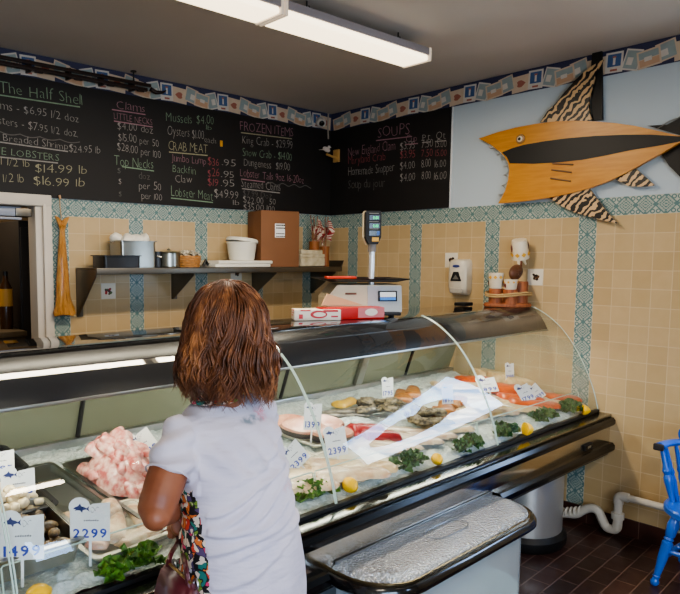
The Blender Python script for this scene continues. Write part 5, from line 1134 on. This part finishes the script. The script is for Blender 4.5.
b = MB(); b.lathe([(.030, -.02), (.036, -.018), (.036, .018), (.030, .02)], c=(pu.x, pu.y, pu.z+.02), n=18); b.build('coupling', m_pvc, pp, world=True)
b = MB(); b.tube(smooth3([V((pu.x, pu.y+.0, zt-.03)), V((pu.x, pu.y, zt+.02)), V((pu.x, pu.y-.055, zt+.02))]), .028, 14); b.build('elbow', m_pvc, pp, world=True)
b = MB(); b.tube([V((pu.x, pu.y-.04, zt+.02)), V((pu.x, -4.0, zt+.015))], .021, 14); b.build('wall_pipe', m_pvc, pp, world=True)
b = MB()
for k in range(7): q_ = pth[0].lerp(pth[3], k/6.0*.8+.1); b.lathe([(.0265, -.005), (.0295, 0), (.0265, .005)], c=q_, n=16, axis='y')
b.build('hose_ribs', m_pvc, pp, world=True)
# blue chair, facing away from the right wall
m_bch = mat('blue_paint', (36, 96, 196), .28, var=.06, vs=8, coat=.35)
chr_ = thing('blue_chair', 'bright blue painted wooden captain chair at the right edge by the tiled wall', 'chair', (-.345, -3.085, 0), pi/2)
# local: chair faces +y (world -x)
b = MB(); 
def seat_ring(e, z): return [V((cos(a)*.235*e, sin(a)*.230*e*(1.0 if sin(a) > 0 else .95), z)) for a in [2*pi*k/36 for k in range(36)]]
b.rings([seat_ring(.95, .365), seat_ring(1, .372), seat_ring(1, .396), seat_ring(.96, .405), seat_ring(.6, .396), seat_ring(.1, .392)]); b.build('seat', m_bch, chr_)
TURN = [(0, .013), (.03, .020), (.06, .021), (.085, .016), (.11, .015), (.13, .019), (.145, .015), (.4, .0235), (.62, .026), (.64, .018), (.665, .024), (.69, .018), (.72, .023), (.86, .028), (.94, .022), (1, .016)]
LEGS = {(1, 1): None, (-1, 1): None, (1, -1): None, (-1, -1): None}
for sx, sy in LEGS:
    foot = V((sx*.205, sy*.195, 0.0)); top = V((sx*.14, sy*.135, .37)); LEGS[(sx, sy)] = (foot, top)
    b = MB(); b.tube([foot.lerp(top, t) for t, r in TURN], [r for t, r in TURN], 14); b.build('leg', m_bch, chr_)
def strx(a_, c_): 
    b = MB(); b.tube([a_.lerp(c_, t) for t in (0, .2, .45, .5, .55, .8, 1)], [.010, .013, .017, .019, .017, .013, .010], 12); b.build('stretcher', m_bch, chr_)
for sx in (1, -1): strx(LEGS[(sx, 1)][0].lerp(LEGS[(sx, 1)][1], .38), LEGS[(sx, -1)][0].lerp(LEGS[(sx, -1)][1], .38))
strx(V((.168, 0, .155)), V((-.168, 0, .155)))
strx(LEGS[(1, 1)][0].lerp(LEGS[(1, 1)][1], .5), LEGS[(-1, 1)][0].lerp(LEGS[(-1, 1)][1], .5))
arc = [V((.255*cos(a), .02+.235*sin(a) if True else 0, .690)) for a in [pi+pi*k/24 for k in range(25)]]
arm = [V((-.262, .055, .685)), V((-.258, .035, .687))] + arc + [V((.258, .035, .687)), V((.262, .055, .685))]
b = MB(); n_ = len(arm); b.tube(arm, [.024 if 1 < i < n_-2 else .028 for i in range(n_)], 12, flat=.75); b.build('arm_rail', m_bch, chr_)
b = MB(); cr_ = [V((.245*cos(a), .02+.235*sin(a), .735)) for a in [pi+.5+(pi-1.0)*k/16 for k in range(17)]]; b.tube(cr_, [.020]+[.030]*15+[.020], 10, flat=1.5); b.build('crest', m_bch, chr_)
for a in [pi*.02, -.02*pi-.0] : pass
for k in range(9):
    a = pi + pi*(k+.0)/8; p1 = V((.245*cos(a), .02+.225*sin(a), .68)); p0 = V((.18*cos(a), .0+.18*sin(a), .395))
    b = MB(); b.tube([p0.lerp(p1, t) for t in (0, .15, .4, .5, .55, .62, .9, 1)], [.009, .011, .016, .012, .017, .012, .010, .008], 10); b.build('spindle', m_bch, chr_)
for sx in (-1, 1):
    p1 = V((sx*.258, .035, .68)); p0 = V((sx*.195, .03, .40)); b = MB(); b.tube([p0.lerp(p1, t) for t in (0, .1, .35, .45, .5, .56, .66, .9, 1)], [.012, .014, .021, .022, .014, .021, .013, .013, .010], 12); b.build('arm_post', m_bch, chr_)
    b = MB(); b.box((sx*.262, .070, .684), (.05, .022, .036), .008); b.build('dark_end', mat('arm_end_dark', (40, 36, 40), .5), chr_)  # dark block at the arm tip
# ================================================================ THE WOMAN
def remeshed(mb, voxel, smooth_it=6, fac=.5):
    me = bpy.data.meshes.new('tmp'); me.from_pydata([tuple(p) for p in mb.v], [], mb.f)
    bm = bmesh.new(); bm.from_mesh(me); bmesh.ops.recalc_face_normals(bm, faces=bm.faces[:]); bm.to_mesh(me); bm.free()
    o = bpy.data.objects.new('tmp', me); COL.objects.link(o)
    m = o.modifiers.new('r', 'REMESH'); m.mode = 'VOXEL'; m.voxel_size = voxel
    if smooth_it: s_ = o.modifiers.new('s', 'SMOOTH'); s_.factor = fac; s_.iterations = smooth_it
    bpy.context.view_layer.update()
    dg = bpy.context.evaluated_depsgraph_get(); out = bpy.data.meshes.new_from_object(o.evaluated_get(dg))
    bpy.data.objects.remove(o); out.shade_smooth(); return out
def link(name, me, mats, parent):
    for m in (mats if isinstance(mats, (list, tuple)) else [mats]): me.materials.append(m)
    o = bpy.data.objects.new(name, me); COL.objects.link(o); o.parent = parent; return o
m_skinm = mat('skin', (146, 88, 58), .5, rgb2=(124, 70, 46), vs=14, bump=.12, bs=220, bd=.001, sss=.08)
WP = V((-3.066, -2.708, 0))
wo = thing('person', 'woman seen from behind in a white shirt with a floral side and wavy brown hair', 'person', WP, 0.0)
def ell_ring(cx, cy, rx, ry, z, n=32, sq=1.0):
    return [V((cx+rx*math.copysign(abs(cos(a))**sq, cos(a)), cy+ry*math.copysign(abs(sin(a))**sq, sin(a)), z)) for a in [2*pi*k/n for k in range(n)]]
SH_L, EL_L = V((-.178, .035, 1.188)), V((-.286, -.025, 1.046))
S_ = V((-.108, .150, .905))                       # where the strap is gripped
WR_L = V((-.160, .100, .965))
SH_R, EL_R, WR_R = V((.098, .045, 1.215)), V((.140, .13, 1.02)), V((.06, .215, 1.03))
hc = V((-.012, .070, 1.452))
body = MB()
def lean(y, z): return y + .17*max(0, z-.95)
# trunk and neck
body.rings([ell_ring(0, .0, .14, .11, .80), ell_ring(0, 0, .15, .12, .90), ell_ring(-.015, .012, .135, .10, 1.03), ell_ring(-.028, .034, .125, .10, 1.13), ell_ring(-.036, .044, .105, .07, 1.200), ell_ring(-.030, .055, .06, .055, 1.255), ell_ring(-.022, .062, .05, .052, 1.31), ell_ring(-.015, .068, .05, .055, 1.39)])
# head
body.ell(hc, (.074, .094, .115), 24, 16); body.ell(hc+V((0, .03, -.06)), (.055, .065, .058), 20, 12)
body.tube([hc+V((0, .085, .02)), hc+V((0, .108, -.018)), hc+V((0, .10, -.03))], [.010, .016, .010], 10)
for s_ in (-1, 1): body.ell(hc+V((s_*.076, .0, -.012)), (.010, .020, .032), 12, 8); body.ell(hc+V((s_*.014, .098, -.028)), (.010, .010, .008), 8, 6)
body.tube([hc+V((-.024, .078, -.062)), hc+V((0, .093, -.061)), hc+V((.024, .078, -.062))], [.007, .010, .007], 8)
# arms: upper arm, elbow, forearm
def arm(sh, el, wr):
    body.tube([sh, sh.lerp(el, .3), sh.lerp(el, .65), el.lerp(sh, .1), el, el.lerp(wr, .12), el.lerp(wr, .4), el.lerp(wr, .8), wr], [.043, .050, .051, .048, .046, .045, .041, .031, .026], 16)
body.ell(EL_L + V((-.008, -.014, -.014)), (.036, .034, .034), 14, 10); arm(SH_L, EL_L, WR_L); arm(SH_R, EL_R, WR_R)
# legs
for s_ in (-1, 1): body.tube([(s_*.085, 0, .84), (s_*.085, .005, .62), (s_*.083, .01, .46), (s_*.085, -.01, .34), (s_*.085, 0, .10), (s_*.085, .01, .05)], [.092, .078, .055, .055, .036, .038], 14)
for s_ in (-1, 1): body.ell((s_*.085, .06, .035), (.040, .11, .032), 16, 10)
# left hand closed round the strap; right hand resting, slightly curled
d_ = V((.55, .75, -.35)).normalized(); up_ = V((.12, .2, 1)); up_ = (up_-d_*up_.dot(d_)).normalized(); n_ = up_.cross(d_).normalized()
def hand(S, d, up, n, openf=0.):
    palm = S - d*.030 - n*.004
    body.tube([palm-d*.035-n*.0, palm-d*.01, palm+d*.022], [.024, .029, .026], 12, flat=1.15)
    for k, (L, r) in enumerate(((.95, .0098), (1.06, .0102), (1.0, .0098), (.8, .0088))):
        z = up*(.031-.0205*k)
        base = palm + d*.016 + n*.020 + z
        c = S + z
        pts = [base, c + n*.030 - d*.002, c + n*.028*L + d*.022, c + d*.033*L - n*.002, c - n*.020*L + d*.024, c - n*.026*L + d*.002]
        pts = smooth3(pts, 2); body.tube(pts, [r*(1.12-.35*i/(len(pts)-1)) for i in range(len(pts))], 8)
    th = smooth3([palm - d*.022 - n*.018 + up*.020, palm + d*.002 - n*.036 + up*.034, S - n*.036 + up*.034 + d*.004, S - n*.026 + up*.028 + d*.030], 2)
    body.tube(th, [.0128-.0045*i/(len(th)-1) for i in range(len(th))], 8)
hand(S_, d_, up_, n_)
dR = V((-.8, .5, .1)).normalized(); uR = V((0, 0, 1)); uR = (uR-dR*uR.dot(dR)).normalized(); hand(WR_R+dR*.07, dR, uR, dR.cross(uR).normalized())
bme = remeshed(body, .0048, 5, .5)
bo = link('body', bme, m_skinm, wo)
for s_ in (-1, 1):
    e = MB(); ec = hc+V((s_*.030, .083, .004)); e.m(0).ell(ec, (.013, .010, .010), 14, 10); e.m(1).ell(ec+V((0, .0065, 0)), (.006, .0045, .006), 12, 8); e.build('eye', [mat('eye_w', (226, 220, 214), .3), mat('eye_d', (60, 40, 30), .2)], bo)
    e = MB(); e.tube([hc+V((s_*.014, .092, .024)), hc+V((s_*.032, .089, .030)), hc+V((s_*.050, .074, .024))], [.003, .004, .002], 6); e.build('eyebrow', mat('hair_dark', (62, 36, 22), .6), bo)
e = MB(); e.tube([hc+V((-.024, .083, -.062)), hc+V((0, .0995, -.061)), hc+V((.024, .083, -.062))], [.003, .0058, .003], 8, flat=1.2); e.build('lips', mat('lip', (160, 80, 76), .4), bo)
for k, (z, L) in enumerate(((.031, .95), (.0105, 1.06), (-.010, 1.0), (-.0305, .8))):
    e = MB(); c = S_ + up_*z - n_*.030*L + d_*.008; e.ell(c, (.0035, .006, .0055), 8, 6); e.build('fingernail', mat('nail', (232, 206, 196), .25), bo)

# shirt
sh_ = MB()
PR_ = [(.66, .190, .146, 0), (.74, .192, .148, 0), (.82, .186, .144, 0), (.89, .176, .138, 0), (.96, .168, .132, 0), (1.03, .166, .128, 0), (1.10, .166, .122, -.004), (1.16, .164, .110, -.006), (1.200, .160, .090, -.004), (1.230, .134, .074, .002), (1.252, .100, .064, .008), (1.266, .072, .058, .010)]
PR_ = [(z, rx, ry, lean(cy, z)) for z, rx, ry, cy in PR_]
def tilt(z): return -.115*max(0, z-.88)
sh_.rings([[V((p.x+tilt(z), p.y, p.z+.055*p.x*max(0, (z-1.0)/.2))) for p in ell_ring(0, cy, rx, ry, z, 40, .94)] for z, rx, ry, cy in PR_])
def sleeve(sh, el, t1):
    a0 = sh + (sh-el)*.10 + V((-.5*sh.x, 0, .0)); e_ = sh.lerp(el, t1)
    sh_.tube([a0, sh+V((0, 0, .004)), sh.lerp(el, .22), sh.lerp(el, .42), e_], [.050, .055, .057, .058, .058], 24)
sleeve(SH_L, EL_L, .54); sleeve(SH_R, EL_R, .54)
sme = remeshed(sh_, .006, 8, .5)
axL = (EL_L-SH_L)
def arm_d(p):
    best = 9
    for s0, e0 in ((SH_L, EL_L), (SH_R, EL_R)):
        t = max(0, min(1, (p-s0).dot(e0-s0)/(e0-s0).length_squared)); best = min(best, (p-s0.lerp(e0, t)).length)
    return best
sme.update(); NRM = [v.normal.copy() for v in sme.vertices]
for v, n0 in zip(sme.vertices, NRM):
    p = v.co; s_ = math.atan2(p.y, p.x)
    back = max(0, min(1, (-p.y+.05)/.1)); z = p.z
    side = (p.x+.16)/.32                       # 0 left .. 1 right
    f = 0
    w0 = mnoise.noise(V((p.x*4, p.y*4, z*3)))
    for zc, tilt, amp, wid in ((1.065, .05, .009, .010), (1.055, .11, .007, .010), (1.018, .085, .010, .012), (.985, .035, .009, .011), (.952, .06, .010, .013), (.918, .02, .007, .012), (1.125, .11, .006, .012), (.875, .05, .006, .014)):
        dz = z - (zc + (tilt+.05)*(side-.5) + .012*sin(side*6+zc*40) + .010*w0)
        env = max(0, 1 - abs(side-.5+.25*sin(zc*60))*1.25)**.7 if 0 <= side <= 1 else .15
        f += 1.25*amp*env*(math.exp(-(dz/(wid*.75))**2) - .5*math.exp(-((dz+wid*1.3)/(wid*.9))**2))
    f -= .002
    # pull lines from the armpits and loose hang at the hem
    if z > 1.10: f += .006*sin((p.x*cos(.6)+z*sin(.6))*95 + 3*w0)*max(0, min(1, (1.23-z)/.1))*back
    if z < .88: f += .006*sin(s_*9+2*w0)*(0.88-z)/.18
    ad = arm_d(p)
    if abs(p.x) > .17 and z > 1.05: f = .006*sin(z*80+p.y*60+4*w0)
    v.co = p + n0*f
sme.update()
s = N('shirt_white'); vec = s.coord(); _mp = s.new('ShaderNodeMapping'); s.put(_mp.inputs[0], vec); _mp.inputs['Rotation'].default_value = (0, .35, 0); _mp.inputs['Scale'].default_value = (.55, .55, 2.0); crv = _mp.outputs[0]; nz = s.noise(vec, 7, 4)
base = s.mix(s.maprange(nz, .45, .7, 0, .5), srgb(206, 198, 208), srgb(186, 180, 198))
def blob(c, r, col, base, k=1.0, f=30):
    mp = s.new('ShaderNodeMapping'); s.put(mp.inputs[0], vec); mp.vector_type = 'TEXTURE'; mp.inputs['Location'].default_value = c; mp.inputs['Scale'].default_value = r
    ln = s.new('ShaderNodeVectorMath', operation='LENGTH'); s.put(ln.inputs[0], mp.outputs[0])
    m_ = s.math('MULTIPLY', s.maprange(ln.outputs['Value'], .55, 1.0, 1, 0), s.maprange(s.noise(vec, f, 4, .6), .42, .60, 0, k)); return s.mix(m_, base, srgb(*col))
base = blob((.015, -.03, 1.222), (.055, .06, .014), (120, 132, 142), base, .9, 40)
base = blob((.052, -.03, 1.230), (.03, .06, .024), (206, 120, 136), base, .8, 45)
base = blob((-.02, -.12, 1.12), (.05, .08, .03), (170, 172, 186), base, .4, 40); base = blob((.10, -.1, 1.03), (.05, .08, .02), (206, 150, 156), base, .5, 40); base = blob((-.05, -.12, .90), (.08, .08, .05), (190, 186, 206), base, .5, 30)
m_shirt = s.bsdf(base, .75, 0, s.bump(s.math('ADD', s.math('MULTIPLY', s.noise(crv, 9, 3, .55), 1), s.math('MULTIPLY', s.noise(vec, 260, 2), .03)), .55, .03), Sheen_Weight=.1)
s = N('shirt_floral'); vec = s.coord(); nz3 = s.noise(vec, 20, 2, .5, out=1)
va = s.new('ShaderNodeVectorMath', operation='MULTIPLY_ADD'); s.put(va.inputs[0], nz3); va.inputs[1].default_value = (.05, .05, .05); s.put(va.inputs[2], vec)
vo = s.new('ShaderNodeTexVoronoi'); s.put(vo.inputs['Vector'], va.outputs[0]); vo.inputs['Scale'].default_value = 52
sp2 = s.new('ShaderNodeSeparateColor'); s.put(sp2.inputs[0], vo.outputs['Color'])
rp = s.new('ShaderNodeValToRGB'); s.put(rp.inputs[0], sp2.outputs[0]); rp.color_ramp.interpolation = 'CONSTANT'
cols = [(24, 22, 26), (206, 66, 48), (226, 214, 196), (40, 120, 110), (206, 60, 104), (26, 24, 30), (220, 120, 56), (120, 150, 60), (224, 196, 176), (90, 70, 110), (30, 26, 28)]
e_ = rp.color_ramp.elements
while len(e_) < len(cols): e_.new(.5)
for i, c in enumerate(cols): e_[i].position = i/len(cols); e_[i].color = srgb(*c)+(1,)
vo2 = s.new('ShaderNodeTexVoronoi', feature='DISTANCE_TO_EDGE'); s.put(vo2.inputs['Vector'], va.outputs[0]); vo2.inputs['Scale'].default_value = 52
vo3 = s.new('ShaderNodeTexVoronoi'); s.put(vo3.inputs['Vector'], va.outputs[0]); vo3.inputs['Scale'].default_value = 80
sp3 = s.new('ShaderNodeSeparateColor'); s.put(sp3.inputs[0], vo3.outputs['Color'])
c_ = s.mix(s.math('LESS_THAN', vo2.outputs[0], .05), rp.outputs[0], srgb(30, 26, 28)); c_ = s.mix(s.math('GREATER_THAN', sp3.outputs[1], .82), c_, srgb(228, 210, 190))
m_flor = s.bsdf(c_, .7)
so = link('shirt', sme, [m_shirt, m_flor], wo)
for p in sme.polygons:
    c = p.center
    if c.z < 1.10 and arm_d(c) > .073 and ((c.x < 0 and c.y > -.078+.19*max(0, c.z-.80)) or (c.x >= 0 and c.y > .02)): p.material_index = 1
# sleeve hem line and collar binding
for sh, el in ((SH_L, EL_L), (SH_R, EL_R)):
    b = MB(); c = sh.lerp(el, .528); dd = (el-sh).normalized(); x = dd.orthogonal().normalized(); y = dd.cross(x); b.tube([c + (x*cos(t)+y*sin(t))*.0575 for t in [2*pi*k/32 for k in range(33)]], .0025, 6, cap=False); b.build('sleeve_hem', m_shirt, so)
b = MB(); b.tube([(cos(a)*.068-.042, .065+sin(a)*.060, 1.268-.004*sin(a)) for a in [2*pi*k/36 for k in range(37)]], .006, 8, cap=False); b.build('collar', m_flor, so)
# trousers and shoes, hidden below the frame
tr2 = MB()
for s_ in (-1, 1): tr2.tube([(s_*.075, 0, .86), (s_*.086, .0, .72), (s_*.087, .008, .46), (s_*.087, -.004, .12)], [.105, .100, .078, .066], 18)
tr2.rings([ell_ring(0, 0, .150, .125, z) for z in (.74, .82, .90)]); tm = remeshed(tr2, .010, 4); link('trousers', tm, mat('trouser_white', (214, 212, 220), .8), wo)
for s_ in (-1, 1):
    b = MB(); b.rings([[V((s_*.087+cos(a)*.047*e, .05+sin(a)*.130*f, z)) for a in [2*pi*k/24 for k in range(24)]] for e, f, z in ((1, 1, 0), (1.03, 1.02, .02), (.95, .96, .05), (.7, .7, .075))]); b.build('shoe', mat('shoe_tan', (150, 110, 80), .5), wo)

# hair: a full cap with wavy locks ending at the shoulders
rnd = random.Random(21)
s = N('hair_brown'); mp = s.new('ShaderNodeMapping'); s.put(mp.inputs[0], s.coord()); mp.inputs['Scale'].default_value = (1, 1, .35); nz = s.math('MULTIPLY_ADD', s.noise(mp.outputs[0], 17, 3, .5), .75, s.math('MULTIPLY_ADD', s.noise(mp.outputs[0], 52, 4, .6), .6, -.18))
m_hair = s.bsdf(s.ramp(nz, [(.30, srgb(58, 33, 21)), (.52, srgb(112, 66, 38)), (.70, srgb(184, 122, 74))]), .45, 0, s.bump(s.noise(mp.outputs[0], 160, 3), .5, .003))
cap_ = MB(); cap_.rings([[V((hc.x+cos(a)*.089*e, hc.y-.016+sin(a)*.102*e*(1 if sin(a) < 0 else f), hc.z+z)) for a in [2*pi*k/36 for k in range(36)]] for e, f, z in ((.05, 1, .120), (.45, 1, .110), (.75, .95, .082), (.94, .9, .042), (1.02, .6, -.0), (1.05, .35, -.05), (1.06, .28, -.09), (1.0, .25, -.115), (.8, .2, -.128))])
ho = cap_.build('hair', m_hair, wo, 180)
lk = MB()
def lock(th, lift, L, r0, ph, amp, tip, off):
    pts = []; n = 18
    for i in range(n+1):
        t = i/n
        if t < .45:
            q = t/.45*pi*.5; rr = sin(q); x = cos(th)*.090*rr*lift; y = -.016+sin(th)*.104*rr*lift; zz = .124*cos(q)*lift
        else:
            k = (t-.45)/.55; br_ = 1 + .16*sin(k*pi*.75) + tip*max(0, k-.6)
            x = cos(th)*.090*lift*br_; y = -.016+sin(th)*.104*lift*br_; zz = -k*L
        w = amp*(.25+t)*sin(t*11+ph); w2 = amp*(.15+.8*t)*cos(t*10+ph*1.7)
        o_ = off*(.3+.7*abs(sin(t*6+ph)))
        pts.append(hc + V((x - sin(th)*w + cos(th)*w2 + o_.x, y + cos(th)*w + sin(th)*w2 + o_.y, zz + o_.z)))
    lk.tube(pts, [r0*(.6+.4*min(1, t_/4)) * (1 if t_ < n-5 else max(.12, 1-(t_-(n-5))/5.4)) for t_ in range(n+1)], 4)
for c in range(170):                             # loose wavy clumps; the face (towards +y) stays open
    th = rnd.uniform(-pi*1.28, pi*.28); lift = rnd.uniform(1.0, 1.13); L = rnd.uniform(.125, .185); ph = rnd.uniform(0, 6.3); amp = rnd.uniform(.012, .025); tip = rnd.uniform(-.7, .35)
    for k in range(11):
        lock(th+rnd.uniform(-.07, .07), lift+rnd.uniform(-.012, .012), L+rnd.uniform(-.014, .014), rnd.uniform(.0016, .0032), ph+rnd.uniform(-.35, .35), amp, tip+rnd.uniform(-.12, .12), V((rnd.uniform(-.008, .008), rnd.uniform(-.008, .008), rnd.uniform(-.005, .005))))
for k in range(220):                             # top and fringe swept back
    lock(rnd.uniform(pi*.20, pi*.80), rnd.uniform(1.0, 1.07), rnd.uniform(-.01, .03), rnd.uniform(.002, .0035), rnd.uniform(0, 6), .006, 0, V((0, 0, 0)))
lk.build('hair_locks', m_hair, ho, 180)

# purse
m_pur = mat('purse_leather', (84, 26, 34), .38, var=.15, vs=20, coat=.2)
pu_ = thing('purse', 'dark red leather purse hanging by its strap from the woman left hand', 'purse', WP + V((-.228, -.030, .665)), 1.45)
pb_ = MB(); pb_.rings([[V((sx*w_, sy*d2, z)) for sx, sy in ((1, 1), (-1, 1), (-1, -1), (1, -1))] for w_, d2, z in ((.085, .036, 0), (.092, .040, .03), (.082, .032, .15), (.074, .014, .205))])
bm = bmesh.new(); me_ = pb_.mesh('purse', m_pur, 0); bm.from_mesh(me_); bmesh.ops.bevel(bm, geom=bm.edges[:], offset=.012, segments=3, affect='EDGES'); bm.to_mesh(me_); bm.free(); me_.shade_smooth()
o = bpy.data.objects.new('bag', me_); COL.objects.link(o); o.parent = pu_
Ml = pu_.matrix_basis.inverted(); top = Ml @ (WP+S_)
for s_ in (-1, 1):
    b = MB(); b.tube(smooth3([V((s_*.062, .0, .19)), V((s_*.045, 0, .235)), top+V((s_*.010, 0, -.06)), top+V((s_*.004, 0, .0)), top+V((0, 0, .022))]), .0065, 8, flat=1.3); b.build('strap', m_pur, pu_)
    b = MB(); b.tube([(s_*.062+cos(a)*.012, -.018, .195+sin(a)*.012) for a in [2*pi*k/20 for k in range(21)]], .003, 8, cap=False); b.build('ring', m_alu, pu_)
b = MB(); b.tube([(-.07, -.0, .206), (.07, -.0, .206)], .004, 8); b.build('zip', mat('zip_brass', (150, 120, 70), .35, .8), pu_)

# ================================================================ LIGHT
w = bpy.data.worlds.new('world'); SC.world = w; w.use_nodes = True; nt = w.node_tree; nt.nodes.clear()
bg = nt.nodes.new('ShaderNodeBackground'); wo_ = nt.nodes.new('ShaderNodeOutputWorld'); tc = nt.nodes.new('ShaderNodeTexCoord'); sx_ = nt.nodes.new('ShaderNodeSeparateXYZ'); mr = nt.nodes.new('ShaderNodeMapRange'); rpw = nt.nodes.new('ShaderNodeValToRGB')
nt.links.new(tc.outputs['Generated'], sx_.inputs[0]); nt.links.new(sx_.outputs[2], mr.inputs[0]); mr.inputs[1].default_value = -.2; mr.inputs[2].default_value = .6; nt.links.new(mr.outputs[0], rpw.inputs[0])
e_ = rpw.color_ramp.elements; e_[0].position = 0; e_[0].color = (.30, .32, .34, 1); e_[1].position = 1; e_[1].color = (.30, .52, 1, 1); q = e_.new(.27); q.color = (.52, .72, 1, 1)
nz_ = nt.nodes.new('ShaderNodeTexNoise'); nz_.inputs['Scale'].default_value = 5; nz_.inputs['Detail'].default_value = 5; nt.links.new(tc.outputs['Generated'], nz_.inputs['Vector']); cr_ = nt.nodes.new('ShaderNodeValToRGB'); nt.links.new(nz_.outputs[0], cr_.inputs[0]); cr_.color_ramp.elements[0].position = .46; cr_.color_ramp.elements[1].position = .60
mxw = nt.nodes.new('ShaderNodeMix'); mxw.data_type = 'RGBA'; nt.links.new(cr_.outputs[0], mxw.inputs[0]); nt.links.new(rpw.outputs[0], mxw.inputs[6]); mxw.inputs[7].default_value = (.82, .91, 1, 1)
nt.links.new(mxw.outputs[2], bg.inputs[0]); bg.inputs[1].default_value = 13.0; nt.links.new(bg.outputs[0], wo_.inputs[0])
def area(name, loc, rot, sx, sy, power, col, portal=False):
    l = bpy.data.lights.new(name, 'AREA'); l.shape = 'RECTANGLE'; l.size = sx; l.size_y = sy; l.energy = power; l.color = col
    if portal: l.cycles.is_portal = True
    o = bpy.data.objects.new(name, l); COL.objects.link(o); o.location = loc; o.rotation_euler = rot; return o
for i, (x0, x1, z0, z1) in enumerate(FWIN): area('window_portal', ((x0+x1)/2, -6.60, (z0+z1)/2), (R(90), 0, 0), x1-x0, z1-z0, 1, (1, 1, 1), True)
area('window_portal', (-.0, (WY0+WY1)/2, (WZ0+WZ1)/2), (R(90), 0, R(90)), WY1-WY0, WZ1-WZ0, 1, (1, 1, 1), True)
for x, y in ((-1.54, -1.665), (-2.635, -1.665), (-2.0, -4.6), (-4.3, -4.6)): area('tube_light', (x, y, LZ0-.012), (0, 0, 0), 1.0, .16, 22, (1, .86, .68))  # last two positions belong to the added lamps behind the camera
p_ = MC @ V((0, 0, 0))
for x0, x1 in ((-1.45, -.3), (-2.85, -1.65), (-4.3, -3.05)):
    q_ = MC @ V(((x0+x1)/2, -1.80, 1.225)); area('case_light', q_, (0, 0, CA), x1-x0, .05, 5.2, (1, .97, .82))
area('kitchen_fill', (-2.9, 1.2, 2.5), (0, 0, 0), .6, .6, 14, (1, .85, .65))  # added fill without a fixture, lifts the dark room beyond the doorway
SC.view_settings.view_transform = 'AgX'
SC.view_settings.look = 'AgX - Medium High Contrast'
SC.view_settings.exposure = 0.26
